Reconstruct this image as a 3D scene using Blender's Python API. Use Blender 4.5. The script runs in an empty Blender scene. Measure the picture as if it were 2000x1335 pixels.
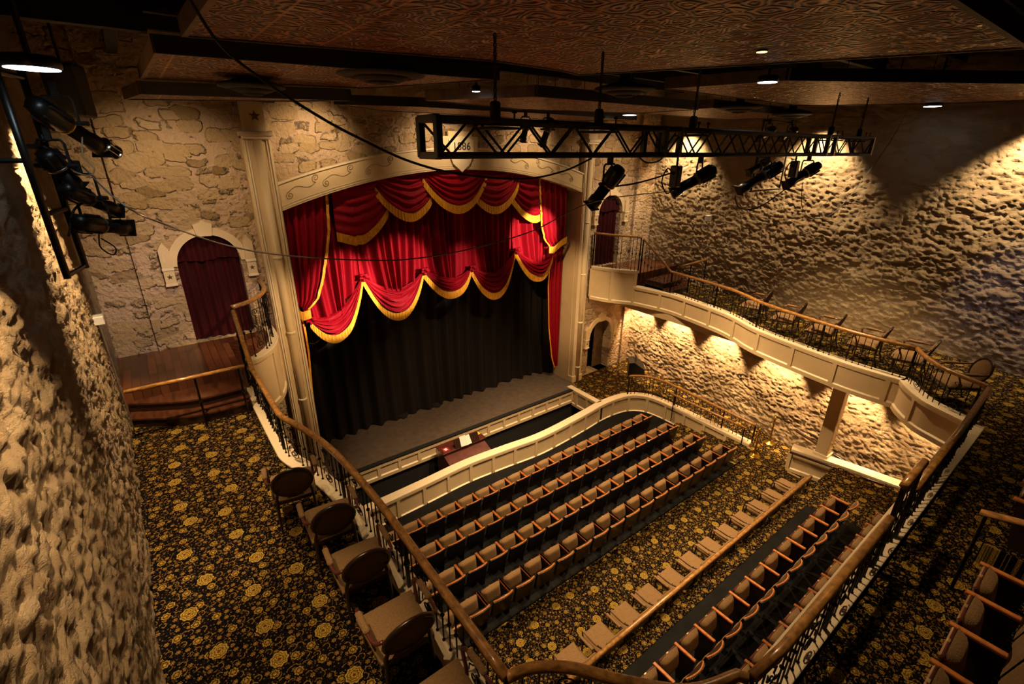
import bpy, bmesh, math, random
from mathutils import Vector, Matrix, noise
random.seed(7)
S = bpy.context.scene
COL = S.collection
PI = math.pi
sin, cos = math.sin, math.cos

# ------------------------------------------------------------------ camera
right = Vector((0.7980, -0.6029, 0.0077)); fwd = Vector((0.5610, 0.7377, -0.3757))
fwd.normalize(); right = (right - fwd * right.dot(fwd)).normalized(); up = right.cross(fwd)
cd = bpy.data.cameras.new('camera'); cam = bpy.data.objects.new('camera', cd); COL.objects.link(cam)
R = Matrix((right, up, -fwd)).transposed().to_4x4()
cam.matrix_world = Matrix.Translation((0, 0, 8.12)) @ R
cd.sensor_width = 36; cd.lens = 16.834; cd.clip_start = 0.05; cd.clip_end = 100
S.camera = cam
# ------------------------------------------------------------------ world, exposure
w = bpy.data.worlds.new('world'); S.world = w; w.use_nodes = True
w.node_tree.nodes['Background'].inputs[0].default_value = (1.0, .72, .45, 1)
w.node_tree.nodes['Background'].inputs[1].default_value = 0.004  # faint warm ambient added as fill, no source in the hall
vs = S.view_settings; vs.view_transform = 'Standard'; vs.look = 'None'; vs.exposure = 0.3; vs.gamma = 1; vs.use_curve_mapping = False
# ------------------------------------------------------------------ lights (lamps of the hall and added fill spots)
WARM = (1.0, .66, .33); WARM2 = (1.0, .70, .39)
def spot(name, loc, tgt, watts, deg, blend=.5, col=WARM, size=.06):
    l = bpy.data.lights.new(name, 'SPOT'); l.energy = watts; l.spot_size = math.radians(deg); l.spot_blend = blend
    l.color = col; l.shadow_soft_size = size
    o = bpy.data.objects.new(name, l); COL.objects.link(o); o.location = loc
    o.rotation_euler = (Vector(tgt) - Vector(loc)).to_track_quat('-Z', 'Y').to_euler()
    return o
def xwu(y): return 14.2 + .1 * y          # face of the right wall, upper part
def xwl(y): return 14.15 + .1 * (y - 5)   # and below the side balcony
for y, e in ((10.3, 520), (6.0, 620), (1.7, 620)):          # upper right wall washers
    spot('wall_washer', (xwu(y) - .62, y, 8.75), (xwu(y) + .3, y, 6.6), e, 100, .6, WARM2)
for y, e in ((11.0, 800), (9.25, 800), (7.4, 800), (5.4, 800), (3.4, 800), (1.6, 500)):     # under the side balcony
    spot('soffit_light', (xwl(y) - .50, y, 3.0), (xwl(y) + .05, y, 1.4), e, 72, .45, (1, .62, .30), .04)
for y, e in ((7.35, 950), (3.0, 420), (.4, 330)):       # left wall washers
    spot('wall_washer', (-.34, y, 8.65), (-1.05, y, 6.2), e, 76, .35)
for p, e in (((7.1, 5.0, 8.9), 1600), ((4.6, 7.0, 8.85), 1500), ((10.4, 8.3, 8.75), 1700), ((11.6, 4.6, 8.9), 1000),
             ((5.4, 2.3, 8.9), 450), ((8.4, 6.9, 8.8), 1500), ((.2, 7.6, 8.7), 260), ((.3, 3.2, 8.9), 200), ((12.0, .3, 8.9), 120)):
    spot('house_downlight', p, (p[0], p[1] - .6, 0), e, 76, .6, WARM)
spot('curtain_spot', (5.9, 3.9, 7.6), (3.55, 12.1, 4.6), 22000, 15, .5, (1, .78, .55))
spot('curtain_spot', (7.6, 3.9, 7.6), (5.2, 12.1, 4.9), 20000, 15, .6, (1, .78, .55))
spot('curtain_spot', (7.8, 3.9, 7.6), (7.2, 12.1, 4.7), 3500, 12, 1.0, (1, .78, .55))
spot('curtain_spot', (9.0, 3.9, 7.6), (9.9, 12.1, 5.5), 18000, 13, .5, (1, .78, .55))
spot('apron_fill', (6.6, 6.2, 8.7), (7.0, 11.1, 0), 2200, 52, .9, (1, .66, .36))  # added fill that brightens the stage fascia and apron, no real fixture
spot('left_wing_light', (1.0, 6.1, 8.4), (.2, 11.6, 5.0), 650, 38, .9, (1, .76, .60))
for x, e in ((.7, 170), (3.4, 100), (6.4, 85), (9.4, 90), (12.6, 150)):
    spot('stage_wall_light', (x, 10.35 if 3 < x < 10 else 9.4, 8.60), (x - .1, 11.6, 8.0 if 3 < x < 10 else 6.8), e, 100, .9, WARM2)
spot('balcony_front_fill', (7.9, 6.2, 8.7), (12.4, 4.6, 3.4), 1500, 50, .9)  # added fill to lift the dim right balcony front
spot('right_wing_light', (12.9, 8.6, 8.7), (13.4, 11.6, 5.4), 330, 60, .8, (1, .78, .55))
spot('column_fill', (4.4, 6.4, 8.6), (1.9, 11.0, 3.9), 1500, 30, .9, WARM)  # added fill for the left column and landing front
spot('column_fill', (9.5, 6.0, 8.6), (11.6, 11.5, 3.0), 1300, 24, .9, WARM)
spot('column_fill', (4.6, 8.0, 8.5), (11.5, 11.85, 3.2), 1500, 24, .9, WARM)  # added fill from the left for the right reveal
spot('rear_aisle_light', (12.6, 1.2, 8.8), (14.4, 1.6, 4.4), 160, 34, .9, (.55, .55, 1.0))
# ------------------------------------------------------------------ materials
def nt(name):
    m = bpy.data.materials.new(name); m.use_nodes = True
    n = m.node_tree.nodes; l = m.node_tree.links; b = n['Principled BSDF']
    return m, n, l, b
def mk(name, col, rough=.6, metal=0, nscale=0, namt=.25, bump=0, bscale=None, sheen=0, emit=None, stretch=None, coat=0):
    m, n, l, b = nt(name)
    b.inputs['Base Color'].default_value = (*col, 1); b.inputs['Roughness'].default_value = rough
    b.inputs['Metallic'].default_value = metal
    if 'velvet' in name or 'velour' in name or 'concrete' in name: b.inputs['Specular IOR Level'].default_value = .12
    if sheen: b.inputs['Sheen Weight'].default_value = sheen; b.inputs['Sheen Tint'].default_value = (*[min(1, c * 2 + .1) for c in col], 1)
    if coat: b.inputs['Coat Weight'].default_value = coat; b.inputs['Coat Roughness'].default_value = .15
    if emit: b.inputs['Emission Color'].default_value = (*emit[0], 1); b.inputs['Emission Strength'].default_value = emit[1]
    if nscale:
        tc = n.new('ShaderNodeTexCoord'); mp = n.new('ShaderNodeMapping'); l.new(tc.outputs['Object'], mp.inputs[0])
        if stretch: mp.inputs['Scale'].default_value = stretch
        ns = n.new('ShaderNodeTexNoise'); ns.inputs['Scale'].default_value = nscale; ns.inputs['Detail'].default_value = 5
        l.new(mp.outputs[0], ns.inputs[0])
        cr = n.new('ShaderNodeValToRGB'); cr.color_ramp.elements[0].position = .3; cr.color_ramp.elements[1].position = .7
        cr.color_ramp.elements[0].color = (*[c * (1 - namt) for c in col], 1); cr.color_ramp.elements[1].color = (*[min(1, c * (1 + namt)) for c in col], 1)
        l.new(ns.outputs[0], cr.inputs[0]); l.new(cr.outputs[0], b.inputs['Base Color'])
        if bump:
            bp = n.new('ShaderNodeBump'); bp.inputs['Strength'].default_value = bump; bp.inputs['Distance'].default_value = .02
            l.new(ns.outputs[0], bp.inputs['Height']); l.new(bp.outputs[0], b.inputs['Normal'])
    return m
M = {}
M['cream'] = mk('cream_paint', (.62, .47, .27), .5, nscale=3, namt=.05)
M['creamcap'] = mk('pale_cap_paint', (.72, .60, .42), .45)
M['oak'] = mk('oak_handrail', (.34, .165, .045), .3, nscale=14, namt=.55, stretch=(1, 1, 4), coat=.4)
M['armwood'] = mk('orange_armrest_wood', (.48, .17, .045), .3, nscale=20, namt=.25, coat=.4)
M['darkwood'] = mk('dark_stained_wood', (.022, .009, .006), .3, coat=.3)
M['mahogany'] = mk('mahogany', (.085, .022, .016), .28, nscale=6, namt=.3, coat=.5)
M['iron'] = mk('black_iron', (.008, .007, .006), .4, metal=.6)
M['black'] = mk('matte_black', (.006, .006, .006), .7)
M['blackgloss'] = mk('black_paint_satin', (.004, .004, .004), .38)
M['pit'] = mk('black_pit_paint', (.01, .009, .009), .85)
M['fabric'] = mk('brown_upholstery', (.20, .115, .045), .85, nscale=90, namt=.3, bump=.4, sheen=.2)
M['fabric_dark'] = mk('dark_green_brown_back', (.10, .055, .022), .9, nscale=90, namt=.3, bump=.3)
M['velvet'] = mk('crimson_velvet', (.24, .0022, .010), .6, nscale=30, namt=.2)
M['velvetdoor'] = mk('maroon_velvet', (.035, .002, .003), .7, sheen=.3)
M['blackvelvet'] = mk('black_velour', (.014, .011, .0095), .8)
M['fringe'] = mk('gold_bullion_fringe', (.72, .33, .02), .6, nscale=60, namt=.35, bump=.6, stretch=(1, 1, .12))
M['stage'] = mk('stage_floor_paint', (.10, .072, .052), .55, nscale=6, namt=.22)
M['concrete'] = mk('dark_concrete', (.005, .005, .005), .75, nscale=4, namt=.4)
M['brass'] = mk('polished_brass', (.85, .58, .10), .22, metal=1)
M['plate'] = mk('brass_number_plate', (.9, .7, .35), .3, metal=1)
M['chrome'] = mk('bright_metal', (.8, .8, .8), .15, metal=1)
M['steel'] = mk('grey_steel', (.25, .22, .2), .4, metal=.8)
M['paper'] = mk('white_paper', (.75, .73, .7), .8)
M['yellow'] = mk('yellow_paper', (.75, .55, .02), .7)
M['redcard'] = mk('red_card', (.30, .015, .04), .6)
M['starm'] = mk('bronze_star_paint', (.10, .055, .012), .6)
M['ink'] = mk('dark_lettering', (.03, .022, .014), .7)
M['lampglow'] = mk('lit_lamp_lens', (1, 1, 1), .5, emit=((.8, .95, 1.0), 9))
M['amberglow'] = mk('amber_lamp_lens', (1, .8, .4), .5, emit=((1, .7, .25), 2.5))
M['frametimber'] = mk('brown_timber_fascia', (.13, .075, .04), .6, nscale=8, namt=.4)
M['fasciadark'] = mk('dark_steel_fascia', (.012, .008, .006), .6)
M['whitebox'] = mk('white_plastic', (.7, .7, .68), .5)
M['marblestep'] = mk('worn_tread_wood', (.075, .026, .012), .25, nscale=5, namt=.5, coat=.5, stretch=(3, .6, 1))
# wooden floor boards
def boards():
    m, n, l, b = nt('dark_floor_boards')
    tc = n.new('ShaderNodeTexCoord'); mp = n.new('ShaderNodeMapping'); mp.inputs['Rotation'].default_value[2] = PI / 2
    l.new(tc.outputs['Object'], mp.inputs[0])
    br = n.new('ShaderNodeTexBrick'); br.inputs['Scale'].default_value = 1; br.inputs['Brick Width'].default_value = .9; br.inputs['Row Height'].default_value = .13
    br.inputs['Mortar Size'].default_value = .004
    br.inputs['Color1'].default_value = (.055, .018, .009, 1); br.inputs['Color2'].default_value = (.16, .055, .022, 1); br.inputs['Mortar'].default_value = (.01, .004, .002, 1)
    l.new(mp.outputs[0], br.inputs[0]); l.new(br.outputs[0], b.inputs['Base Color']); b.inputs['Roughness'].default_value = .3; b.inputs['Coat Weight'].default_value = .3
    return m
M['boards'] = boards()

def math_(n, l, op, a, b=None, c=None):
    x = n.new('ShaderNodeMath'); x.operation = op
    for i, v in enumerate((a, b, c)):
        if v is None: continue
        if isinstance(v, (int, float)): x.inputs[i].default_value = v
        else: l.new(v, x.inputs[i])
    return x.outputs[0]
def mix_(n, l, f, a, b):
    x = n.new('ShaderNodeMix'); x.data_type = 'RGBA'
    if isinstance(f, (int, float)): x.inputs[0].default_value = f
    else: l.new(f, x.inputs[0])
    for i, v in ((6, a), (7, b)):
        if isinstance(v, tuple): x.inputs[i].default_value = (*v, 1)
        else: l.new(v, x.inputs[i])
    return x.outputs[2]
def carpet():
    m, n, l, b = nt('floral_carpet')
    tc = n.new('ShaderNodeTexCoord'); sc_ = n.new('ShaderNodeMapping'); sc_.inputs['Scale'].default_value = (1.22,) * 3; l.new(tc.outputs['Object'], sc_.inputs[0]); P = sc_.outputs[0]
    def vor(scale, rnd, off=(0, 0, 0)):
        mp = n.new('ShaderNodeMapping'); l.new(P, mp.inputs[0]); mp.inputs['Location'].default_value = off
        # flatten z
        mp.inputs['Scale'].default_value = (1, 1, 0)
        v = n.new('ShaderNodeTexVoronoi'); v.inputs['Scale'].default_value = scale; v.inputs['Randomness'].default_value = rnd
        v.voronoi_dimensions = '2D'; l.new(mp.outputs[0], v.inputs['Vector'])
        return v, mp
    def petals(v, mp, scale, k, amp):
        # angle around the flower centre gives the petal outline
        s1 = n.new('ShaderNodeVectorMath'); s1.operation = 'SUBTRACT'
        l.new(mp.outputs[0], s1.inputs[0]); l.new(v.outputs['Position'], s1.inputs[1])
        sp = n.new('ShaderNodeSeparateXYZ'); l.new(s1.outputs[0], sp.inputs[0])
        an = math_(n, l, 'ARCTAN2', sp.outputs[0], sp.outputs[1])
        wv = math_(n, l, 'MULTIPLY', math_(n, l, 'COSINE', math_(n, l, 'MULTIPLY', an, k)), amp)
        return math_(n, l, 'ADD', v.outputs['Distance'], wv)
    def lt(a, t): return math_(n, l, 'LESS_THAN', a, t)
    col = (.004, .004, .006)
    gold = (.38, .25, .045); brown = (.06, .03, .008); rust = (.12, .03, .012); pale = (.20, .14, .05); olive = (.10, .075, .015)
    # vines
    ns = n.new('ShaderNodeTexNoise'); ns.inputs['Scale'].default_value = 9; ns.inputs['Detail'].default_value = 1.0; l.new(P, ns.inputs[0])
    f = math_(n, l, 'ABSOLUTE', math_(n, l, 'SUBTRACT', math_(n, l, 'FRACT', math_(n, l, 'MULTIPLY', ns.outputs[0], 7)), .5))
    c = mix_(n, l, lt(f, .035), col, brown)
    # scrolls: rings around small random cells
    v, mp = vor(9, 1, (3.1, 1.7, 0)); d = v.outputs['Distance']
    r = math_(n, l, 'ABSOLUTE', math_(n, l, 'SUBTRACT', d, .34)); sx = n.new('ShaderNodeVectorMath'); sx.operation = 'SUBTRACT'; l.new(mp.outputs[0], sx.inputs[0]); l.new(v.outputs['Position'], sx.inputs[1]); sq = n.new('ShaderNodeSeparateXYZ'); l.new(sx.outputs[0], sq.inputs[0])
    arc = math_(n, l, 'GREATER_THAN', math_(n, l, 'ADD', sq.outputs[0], math_(n, l, 'MULTIPLY', sq.outputs[1], .6)), -.02)
    c = mix_(n, l, math_(n, l, 'MULTIPLY', lt(r, .04), arc), c, (.24, .14, .02))
    # tiny buds
    v, mp = vor(20, .9); d = petals(v, mp, 20, 5, .04); c = mix_(n, l, lt(d, .15), c, pale); c = mix_(n, l, lt(d, .07), c, rust)
    # small flowers
    v, mp = vor(7.5, .8, (.7, .2, 0)); d = petals(v, mp, 7.5, 6, .035)
    c = mix_(n, l, lt(d, .32), c, col); c = mix_(n, l, lt(d, .19), c, (.24, .15, .03)); c = mix_(n, l, lt(d, .12), c, rust); c = mix_(n, l, lt(d, .06), c, gold)
    # large medallions
    v, mp = vor(3.6, .6, (.35, .9, 0)); d = petals(v, mp, 3.6, 8, .018)
    c = mix_(n, l, lt(d, .22), c, col); c = mix_(n, l, lt(d, .18), c, (.30, .19, .035)); c = mix_(n, l, lt(d, .12), c, brown); c = mix_(n, l, lt(d, .07), c, gold)
    v, mp = vor(1.6, .4); d = petals(v, mp, 1.6, 9, .010)
    c = mix_(n, l, lt(d, .175), c, col); c = mix_(n, l, lt(d, .155), c, gold)
    rg = math_(n, l, 'ABSOLUTE', math_(n, l, 'SUBTRACT', d, .115)); c = mix_(n, l, lt(rg, .006), c, brown)
    rg = math_(n, l, 'ABSOLUTE', math_(n, l, 'SUBTRACT', d, .07)); c = mix_(n, l, lt(rg, .009), c, olive); c = mix_(n, l, lt(d, .03), c, rust)
    tx = n.new('ShaderNodeTexNoise'); tx.inputs['Scale'].default_value = 60; tx.inputs['Detail'].default_value = 2; l.new(P, tx.inputs[0])
    mt_ = n.new('ShaderNodeMapRange'); l.new(tx.outputs[0], mt_.inputs[0]); mt_.inputs[1].default_value = .35; mt_.inputs[2].default_value = .6; mt_.inputs[3].default_value = .35; mt_.inputs[4].default_value = 1.0
    c = mix_(n, l, mt_.outputs[0], (.0015, .0015, .002), c)
    l.new(c, b.inputs['Base Color']); b.inputs['Roughness'].default_value = .95
    b.inputs['Specular IOR Level'].default_value = .02
    return m
M['carpet'] = carpet()
def stone_flat():
    m, n, l, b = nt('rubble_stone_plaster')
    tc = n.new('ShaderNodeTexCoord')
    wn = n.new('ShaderNodeTexNoise'); wn.inputs['Scale'].default_value = 1.6; wn.inputs['Detail'].default_value = 2; l.new(tc.outputs['Object'], wn.inputs[0])
    vm = n.new('ShaderNodeVectorMath'); vm.operation = 'MULTIPLY_ADD'; l.new(wn.outputs[1], vm.inputs[0]); vm.inputs[1].default_value = (.30,) * 3; l.new(tc.outputs['Object'], vm.inputs[2])
    mp = n.new('ShaderNodeMapping'); l.new(vm.outputs[0], mp.inputs[0]); mp.inputs['Scale'].default_value = (2.5, 0.0, 4.9)
    vc = n.new('ShaderNodeTexVoronoi'); vc.distance = 'MINKOWSKI'; vc.inputs['Exponent'].default_value = 3.2; vc.inputs['Scale'].default_value = 1; vc.inputs['Randomness'].default_value = .62; l.new(mp.outputs[0], vc.inputs['Vector'])
    hs = n.new('ShaderNodeSeparateColor'); l.new(vc.outputs['Color'], hs.inputs[0])
    cr = n.new('ShaderNodeValToRGB'); l.new(hs.outputs[0], cr.inputs[0]); e = cr.color_ramp.elements
    e[0].color = (.19, .115, .045, 1); e[1].color = (.60, .45, .28, 1)
    x = e.new(.2); x.color = (.44, .31, .17, 1); x = e.new(.5); x.color = (.52, .37, .2, 1); x = e.new(.75); x.color = (.44, .30, .15, 1)
    ns = n.new('ShaderNodeTexNoise'); ns.inputs['Scale'].default_value = 14; ns.inputs['Detail'].default_value = 6; l.new(tc.outputs['Object'], ns.inputs[0])
    edge = math_(n, l, 'ADD', math_(n, l, 'MULTIPLY', vc.outputs['Distance'], -1), math_(n, l, 'MULTIPLY', math_(n, l, 'SUBTRACT', ns.outputs[0], .5), .3))
    # mortar width differs from stone to stone: some stones are plastered over
    thr = math_(n, l, 'MULTIPLY_ADD', hs.outputs[1], .24, -.66)
    mask = n.new('ShaderNodeMapRange'); l.new(math_(n, l, 'SUBTRACT', edge, thr), mask.inputs[0]); mask.inputs[1].default_value = -.02; mask.inputs[2].default_value = .05
    mort = mix_(n, l, ns.outputs[0], (.42, .285, .18), (.56, .40, .26))
    sc = mix_(n, l, math_(n, l, 'MULTIPLY', ns.outputs[0], .5), cr.outputs[0], (.30, .20, .10))
    c = mix_(n, l, mask.outputs[0], mort, sc); l.new(c, b.inputs['Base Color'])
    hgt = math_(n, l, 'ADD', math_(n, l, 'MULTIPLY', mask.outputs[0], .8), math_(n, l, 'MULTIPLY', ns.outputs[0], .7))
    bp = n.new('ShaderNodeBump'); bp.inputs['Strength'].default_value = 1; bp.inputs['Distance'].default_value = .11; l.new(hgt, bp.inputs['Height']); l.new(bp.outputs[0], b.inputs['Normal'])
    b.inputs['Roughness'].default_value = .9
    return m
M['stoneflat'] = stone_flat()
def stone_rough(name, c0, c1, c2):
    m, n, l, b = nt(name)
    tc = n.new('ShaderNodeTexCoord'); mp = n.new('ShaderNodeMapping'); l.new(tc.outputs['Object'], mp.inputs[0]); mp.inputs['Scale'].default_value = (1, 1, 2.2)
    v = n.new('ShaderNodeTexVoronoi'); v.inputs['Scale'].default_value = 3.2; l.new(mp.outputs[0], v.inputs['Vector'])
    hs = n.new('ShaderNodeSeparateColor'); l.new(v.outputs['Color'], hs.inputs[0])
    cr = n.new('ShaderNodeValToRGB'); l.new(hs.outputs[0], cr.inputs[0]); e = cr.color_ramp.elements
    e[0].color = (*c0, 1); e[1].color = (*c2, 1); x = e.new(.45); x.color = (*c1, 1)
    ns = n.new('ShaderNodeTexNoise'); ns.inputs['Scale'].default_value = 7.5; ns.inputs['Detail'].default_value = 8; ns.inputs['Roughness'].default_value = .72; l.new(mp.outputs[0], ns.inputs[0])
    c = mix_(n, l, ns.outputs[0], cr.outputs[0], c1); l.new(c, b.inputs['Base Color'])
    n2 = n.new('ShaderNodeTexNoise'); n2.inputs['Scale'].default_value = 30; n2.inputs['Detail'].default_value = 4; l.new(mp.outputs[0], n2.inputs[0])
    rdg = math_(n, l, 'SUBTRACT', 1, math_(n, l, 'MULTIPLY', math_(n, l, 'ABSOLUTE', math_(n, l, 'SUBTRACT', ns.outputs[0], .5)), 3))
    hh = math_(n, l, 'ADD', rdg, math_(n, l, 'MULTIPLY', n2.outputs[0], .35))
    bp = n.new('ShaderNodeBump'); bp.inputs['Strength'].default_value = 1; bp.inputs['Distance'].default_value = .07; l.new(hh, bp.inputs['Height']); l.new(bp.outputs[0], b.inputs['Normal'])
    b.inputs['Roughness'].default_value = .95
    return m
M['stonerough'] = stone_rough('split_face_limestone', (.38, .26, .13), (.52, .38, .22), (.60, .47, .30))
M['stoneleft'] = stone_rough('near_limestone', (.36, .24, .13), (.46, .33, .19), (.56, .43, .28))
def tin():
    m, n, l, b = nt('embossed_copper_tin')
    tc = n.new('ShaderNodeTexCoord'); P = tc.outputs['Object']
    br = n.new('ShaderNodeTexBrick'); br.offset = 0; br.inputs['Scale'].default_value = 1; br.inputs['Brick Width'].default_value = .61; br.inputs['Row Height'].default_value = .61
    br.inputs['Mortar Size'].default_value = .012; br.inputs['Color1'].default_value = (0, 0, 0, 1); br.inputs['Color2'].default_value = (0, 0, 0, 1); br.inputs['Mortar'].default_value = (1, 1, 1, 1); l.new(P, br.inputs[0])
    v = n.new('ShaderNodeTexVoronoi'); v.voronoi_dimensions = '2D'; v.inputs['Scale'].default_value = 3.28; v.inputs['Randomness'].default_value = .25; l.new(P, v.inputs['Vector'])
    dn = n.new('ShaderNodeTexNoise'); dn.inputs['Scale'].default_value = 4.5; dn.inputs['Detail'].default_value = 1; l.new(P, dn.inputs[0])
    ph = math_(n, l, 'ADD', math_(n, l, 'MULTIPLY', v.outputs['Distance'], 30), math_(n, l, 'MULTIPLY', dn.outputs[0], 30))
    wv = math_(n, l, 'SINE', ph)
    hgt = math_(n, l, 'ADD', math_(n, l, 'MULTIPLY', wv, .5), math_(n, l, 'MULTIPLY', br.outputs[0], 1.6))
    cr = n.new('ShaderNodeValToRGB'); l.new(math_(n, l, 'MULTIPLY_ADD', wv, .5, .5), cr.inputs[0])
    cr.color_ramp.elements[0].color = (.02, .005, .002, 1); cr.color_ramp.elements[0].position = .35; cr.color_ramp.elements[1].color = (.36, .15, .055, 1)  # emboss highlights and dark hollows painted into the colour, seams lighter too
    l.new(mix_(n, l, br.outputs[1], cr.outputs[0], (.40, .19, .08)), b.inputs['Base Color']); b.inputs['Metallic'].default_value = .55; b.inputs['Roughness'].default_value = .42
    bp = n.new('ShaderNodeBump'); bp.inputs['Strength'].default_value = 1; bp.inputs['Distance'].default_value = .03; l.new(hgt, bp.inputs['Height']); l.new(bp.outputs[0], b.inputs['Normal'])
    return m
M['tin'] = tin()

# ------------------------------------------------------------------ mesh helpers
V = Vector
class MB:
    def __init__(s): s.v = []; s.f = []
    def add(s, vs, fs):
        o = len(s.v); s.v += [tuple(x) for x in vs]; s.f += [tuple(i + o for i in f) for f in fs]; return s
    def box(s, x0, x1, y0, y1, z0, z1):
        return s.add([(x, y, z) for z in (z0, z1) for y in (y0, y1) for x in (x0, x1)],
                     [(0, 2, 3, 1), (4, 5, 7, 6), (0, 1, 5, 4), (2, 6, 7, 3), (0, 4, 6, 2), (1, 3, 7, 5)])
    def hull(s, pts):
        bm = bmesh.new()
        for p in pts: bm.verts.new(p)
        r = bmesh.ops.convex_hull(bm, input=bm.verts)
        bmesh.ops.delete(bm, geom=[v for v in bm.verts if not v.link_faces], context='VERTS')
        bm.verts.index_update(); s.add([v.co[:] for v in bm.verts], [[v.index for v in f.verts] for f in bm.faces]); bm.free(); return s
    def cbox(s, x0, x1, y0, y1, z0, z1, c=.01, M=None):
        cx, cy, cz = (x0 + x1) / 2, (y0 + y1) / 2, (z0 + z1) / 2; hx, hy, hz = (x1 - x0) / 2, (y1 - y0) / 2, (z1 - z0) / 2
        P = []
        for a in (-1, 1):
            for b in (-1, 1):
                for d in (-1, 1):
                    for q in ((c, c, 0), (c, 0, c), (0, c, c)):
                        P.append(V((cx + a * (hx - q[0]), cy + b * (hy - q[1]), cz + d * (hz - q[2]))))
        if M: P = [M @ p for p in P]
        return s.hull(P)
    def tube(s, pts, r, n=6, caps=True):
        pts = [V(p) for p in pts]; vs = []; fs = []
        u = None
        for i, p in enumerate(pts):
            t = (pts[min(i + 1, len(pts) - 1)] - pts[max(i - 1, 0)]).normalized()
            if u is None:
                u = t.orthogonal().normalized()
            else:
                u = (u - t * u.dot(t)); u = u.normalized() if u.length > 1e-6 else t.orthogonal().normalized()
            w_ = t.cross(u); rr = r[i] if isinstance(r, (list, tuple)) else r
            for k in range(n): a = 2 * PI * k / n; vs.append(p + (u * cos(a) + w_ * sin(a)) * rr)
        for i in range(len(pts) - 1):
            for k in range(n): k2 = (k + 1) % n; fs.append((i * n + k, i * n + k2, (i + 1) * n + k2, (i + 1) * n + k))
        if caps: fs.append(tuple(range(n))[::-1]); fs.append(tuple((len(pts) - 1) * n + k for k in range(n)))
        return s.add(vs, fs)
    def lathe(s, prof, c=(0, 0, 0), n=16, M=None):
        vs = []; fs = []
        for (r, z) in prof:
            for k in range(n):
                a = 2 * PI * k / n; p = V((r * cos(a), r * sin(a), z)); p = (M @ p) if M else p; vs.append(p + V(c))
        for i in range(len(prof) - 1):
            for k in range(n): k2 = (k + 1) % n; fs.append((i * n + k, i * n + k2, (i + 1) * n + k2, (i + 1) * n + k))
        fs.append(tuple(range(n))[::-1]); fs.append(tuple((len(prof) - 1) * n + k for k in range(n)))
        return s.add(vs, fs)
    def prism(s, poly, z0, z1):
        n = len(poly); a = sum(poly[i][0] * poly[(i + 1) % n][1] - poly[(i + 1) % n][0] * poly[i][1] for i in range(n))
        if a < 0: poly = poly[::-1]
        vs = [(p[0], p[1], z0) for p in poly] + [(p[0], p[1], z1) for p in poly]
        fs = [tuple(range(n))[::-1], tuple(range(n, 2 * n))] + [(i, (i + 1) % n, n + (i + 1) % n, n + i) for i in range(n)]
        return s.add(vs, fs)
    def xz(s, poly, y0, y1):   # polygon in x-z extruded along y
        n = len(poly); vs = [(p[0], y0, p[1]) for p in poly] + [(p[0], y1, p[1]) for p in poly]
        a = sum(poly[i][0] * poly[(i + 1) % n][1] - poly[(i + 1) % n][0] * poly[i][1] for i in range(n))
        fs = [tuple(range(n)), tuple(range(n, 2 * n))[::-1]] + [(i, n + i, n + (i + 1) % n, (i + 1) % n) for i in range(n)]
        if a < 0: fs = [f[::-1] for f in fs]
        return s.add(vs, fs)
    def sweep(s, path, sec, caps=True):   # sec: (side, up); side is to the right of travel
        path = [V(p) for p in path]; n = len(sec); vs = []; fs = []
        for i, p in enumerate(path):
            a = path[max(i - 1, 0)]; b = path[min(i + 1, len(path) - 1)]
            t = (b - a); t.z = 0; t.normalize(); sd = V((t.y, -t.x, 0))
            for (u, z) in sec: vs.append(p + sd * u + V((0, 0, z)))
        for i in range(len(path) - 1):
            for k in range(n): k2 = (k + 1) % n; fs.append((i * n + k, i * n + k2, (i + 1) * n + k2, (i + 1) * n + k))
        if caps: fs.append(tuple(range(n))[::-1]); fs.append(tuple((len(path) - 1) * n + k for k in range(n)))
        return s.add(vs, fs)
    def grid(s, fn, nu, nv):
        vs = [fn(i / nu, j / nv) for j in range(nv + 1) for i in range(nu + 1)]
        fs = [(j * (nu + 1) + i, j * (nu + 1) + i + 1, (j + 1) * (nu + 1) + i + 1, (j + 1) * (nu + 1) + i) for j in range(nv) for i in range(nu)]
        return s.add(vs, fs)
    def wall(s, xa, xb, n, lo, hi, y0, y1):  # solid slab between curves lo(x), hi(x)
        xs = [xa + (xb - xa) * i / n for i in range(n + 1)]
        vs = []
        for x in xs: vs += [(x, y0, lo(x)), (x, y0, hi(x)), (x, y1, hi(x)), (x, y1, lo(x))]
        fs = []
        for i in range(n):
            for k in range(4): k2 = (k + 1) % 4; fs.append((i * 4 + k, i * 4 + k2, (i + 1) * 4 + k2, (i + 1) * 4 + k)[::-1])
        fs.append((0, 1, 2, 3)[::-1]); fs.append((n * 4, n * 4 + 1, n * 4 + 2, n * 4 + 3))
        return s.add(vs, fs)
    def mesh(s, name, mat, smooth=False):
        me = bpy.data.meshes.new(name); me.from_pydata(s.v, [], s.f); me.update()
        bm = bmesh.new(); bm.from_mesh(me); bmesh.ops.recalc_face_normals(bm, faces=bm.faces); bm.to_mesh(me); bm.free()
        if mat: me.materials.append(mat)
        if smooth: me.polygons.foreach_set('use_smooth', [True] * len(me.polygons))
        return me
def crom(pts, k=6):
    pts = [V(p) for p in pts]; out = []
    P = [pts[0] * 2 - pts[1]] + pts + [pts[-1] * 2 - pts[-2]]
    for i in range(1, len(P) - 2):
        a, b, c, d = P[i - 1], P[i], P[i + 1], P[i + 2]
        for j in range(k):
            t = j / k; out.append(.5 * ((2 * b) + (c - a) * t + (2 * a - 5 * b + 4 * c - d) * t * t + (3 * b - a - 3 * c + d) * t ** 3))
    out.append(pts[-1]); return out
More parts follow.
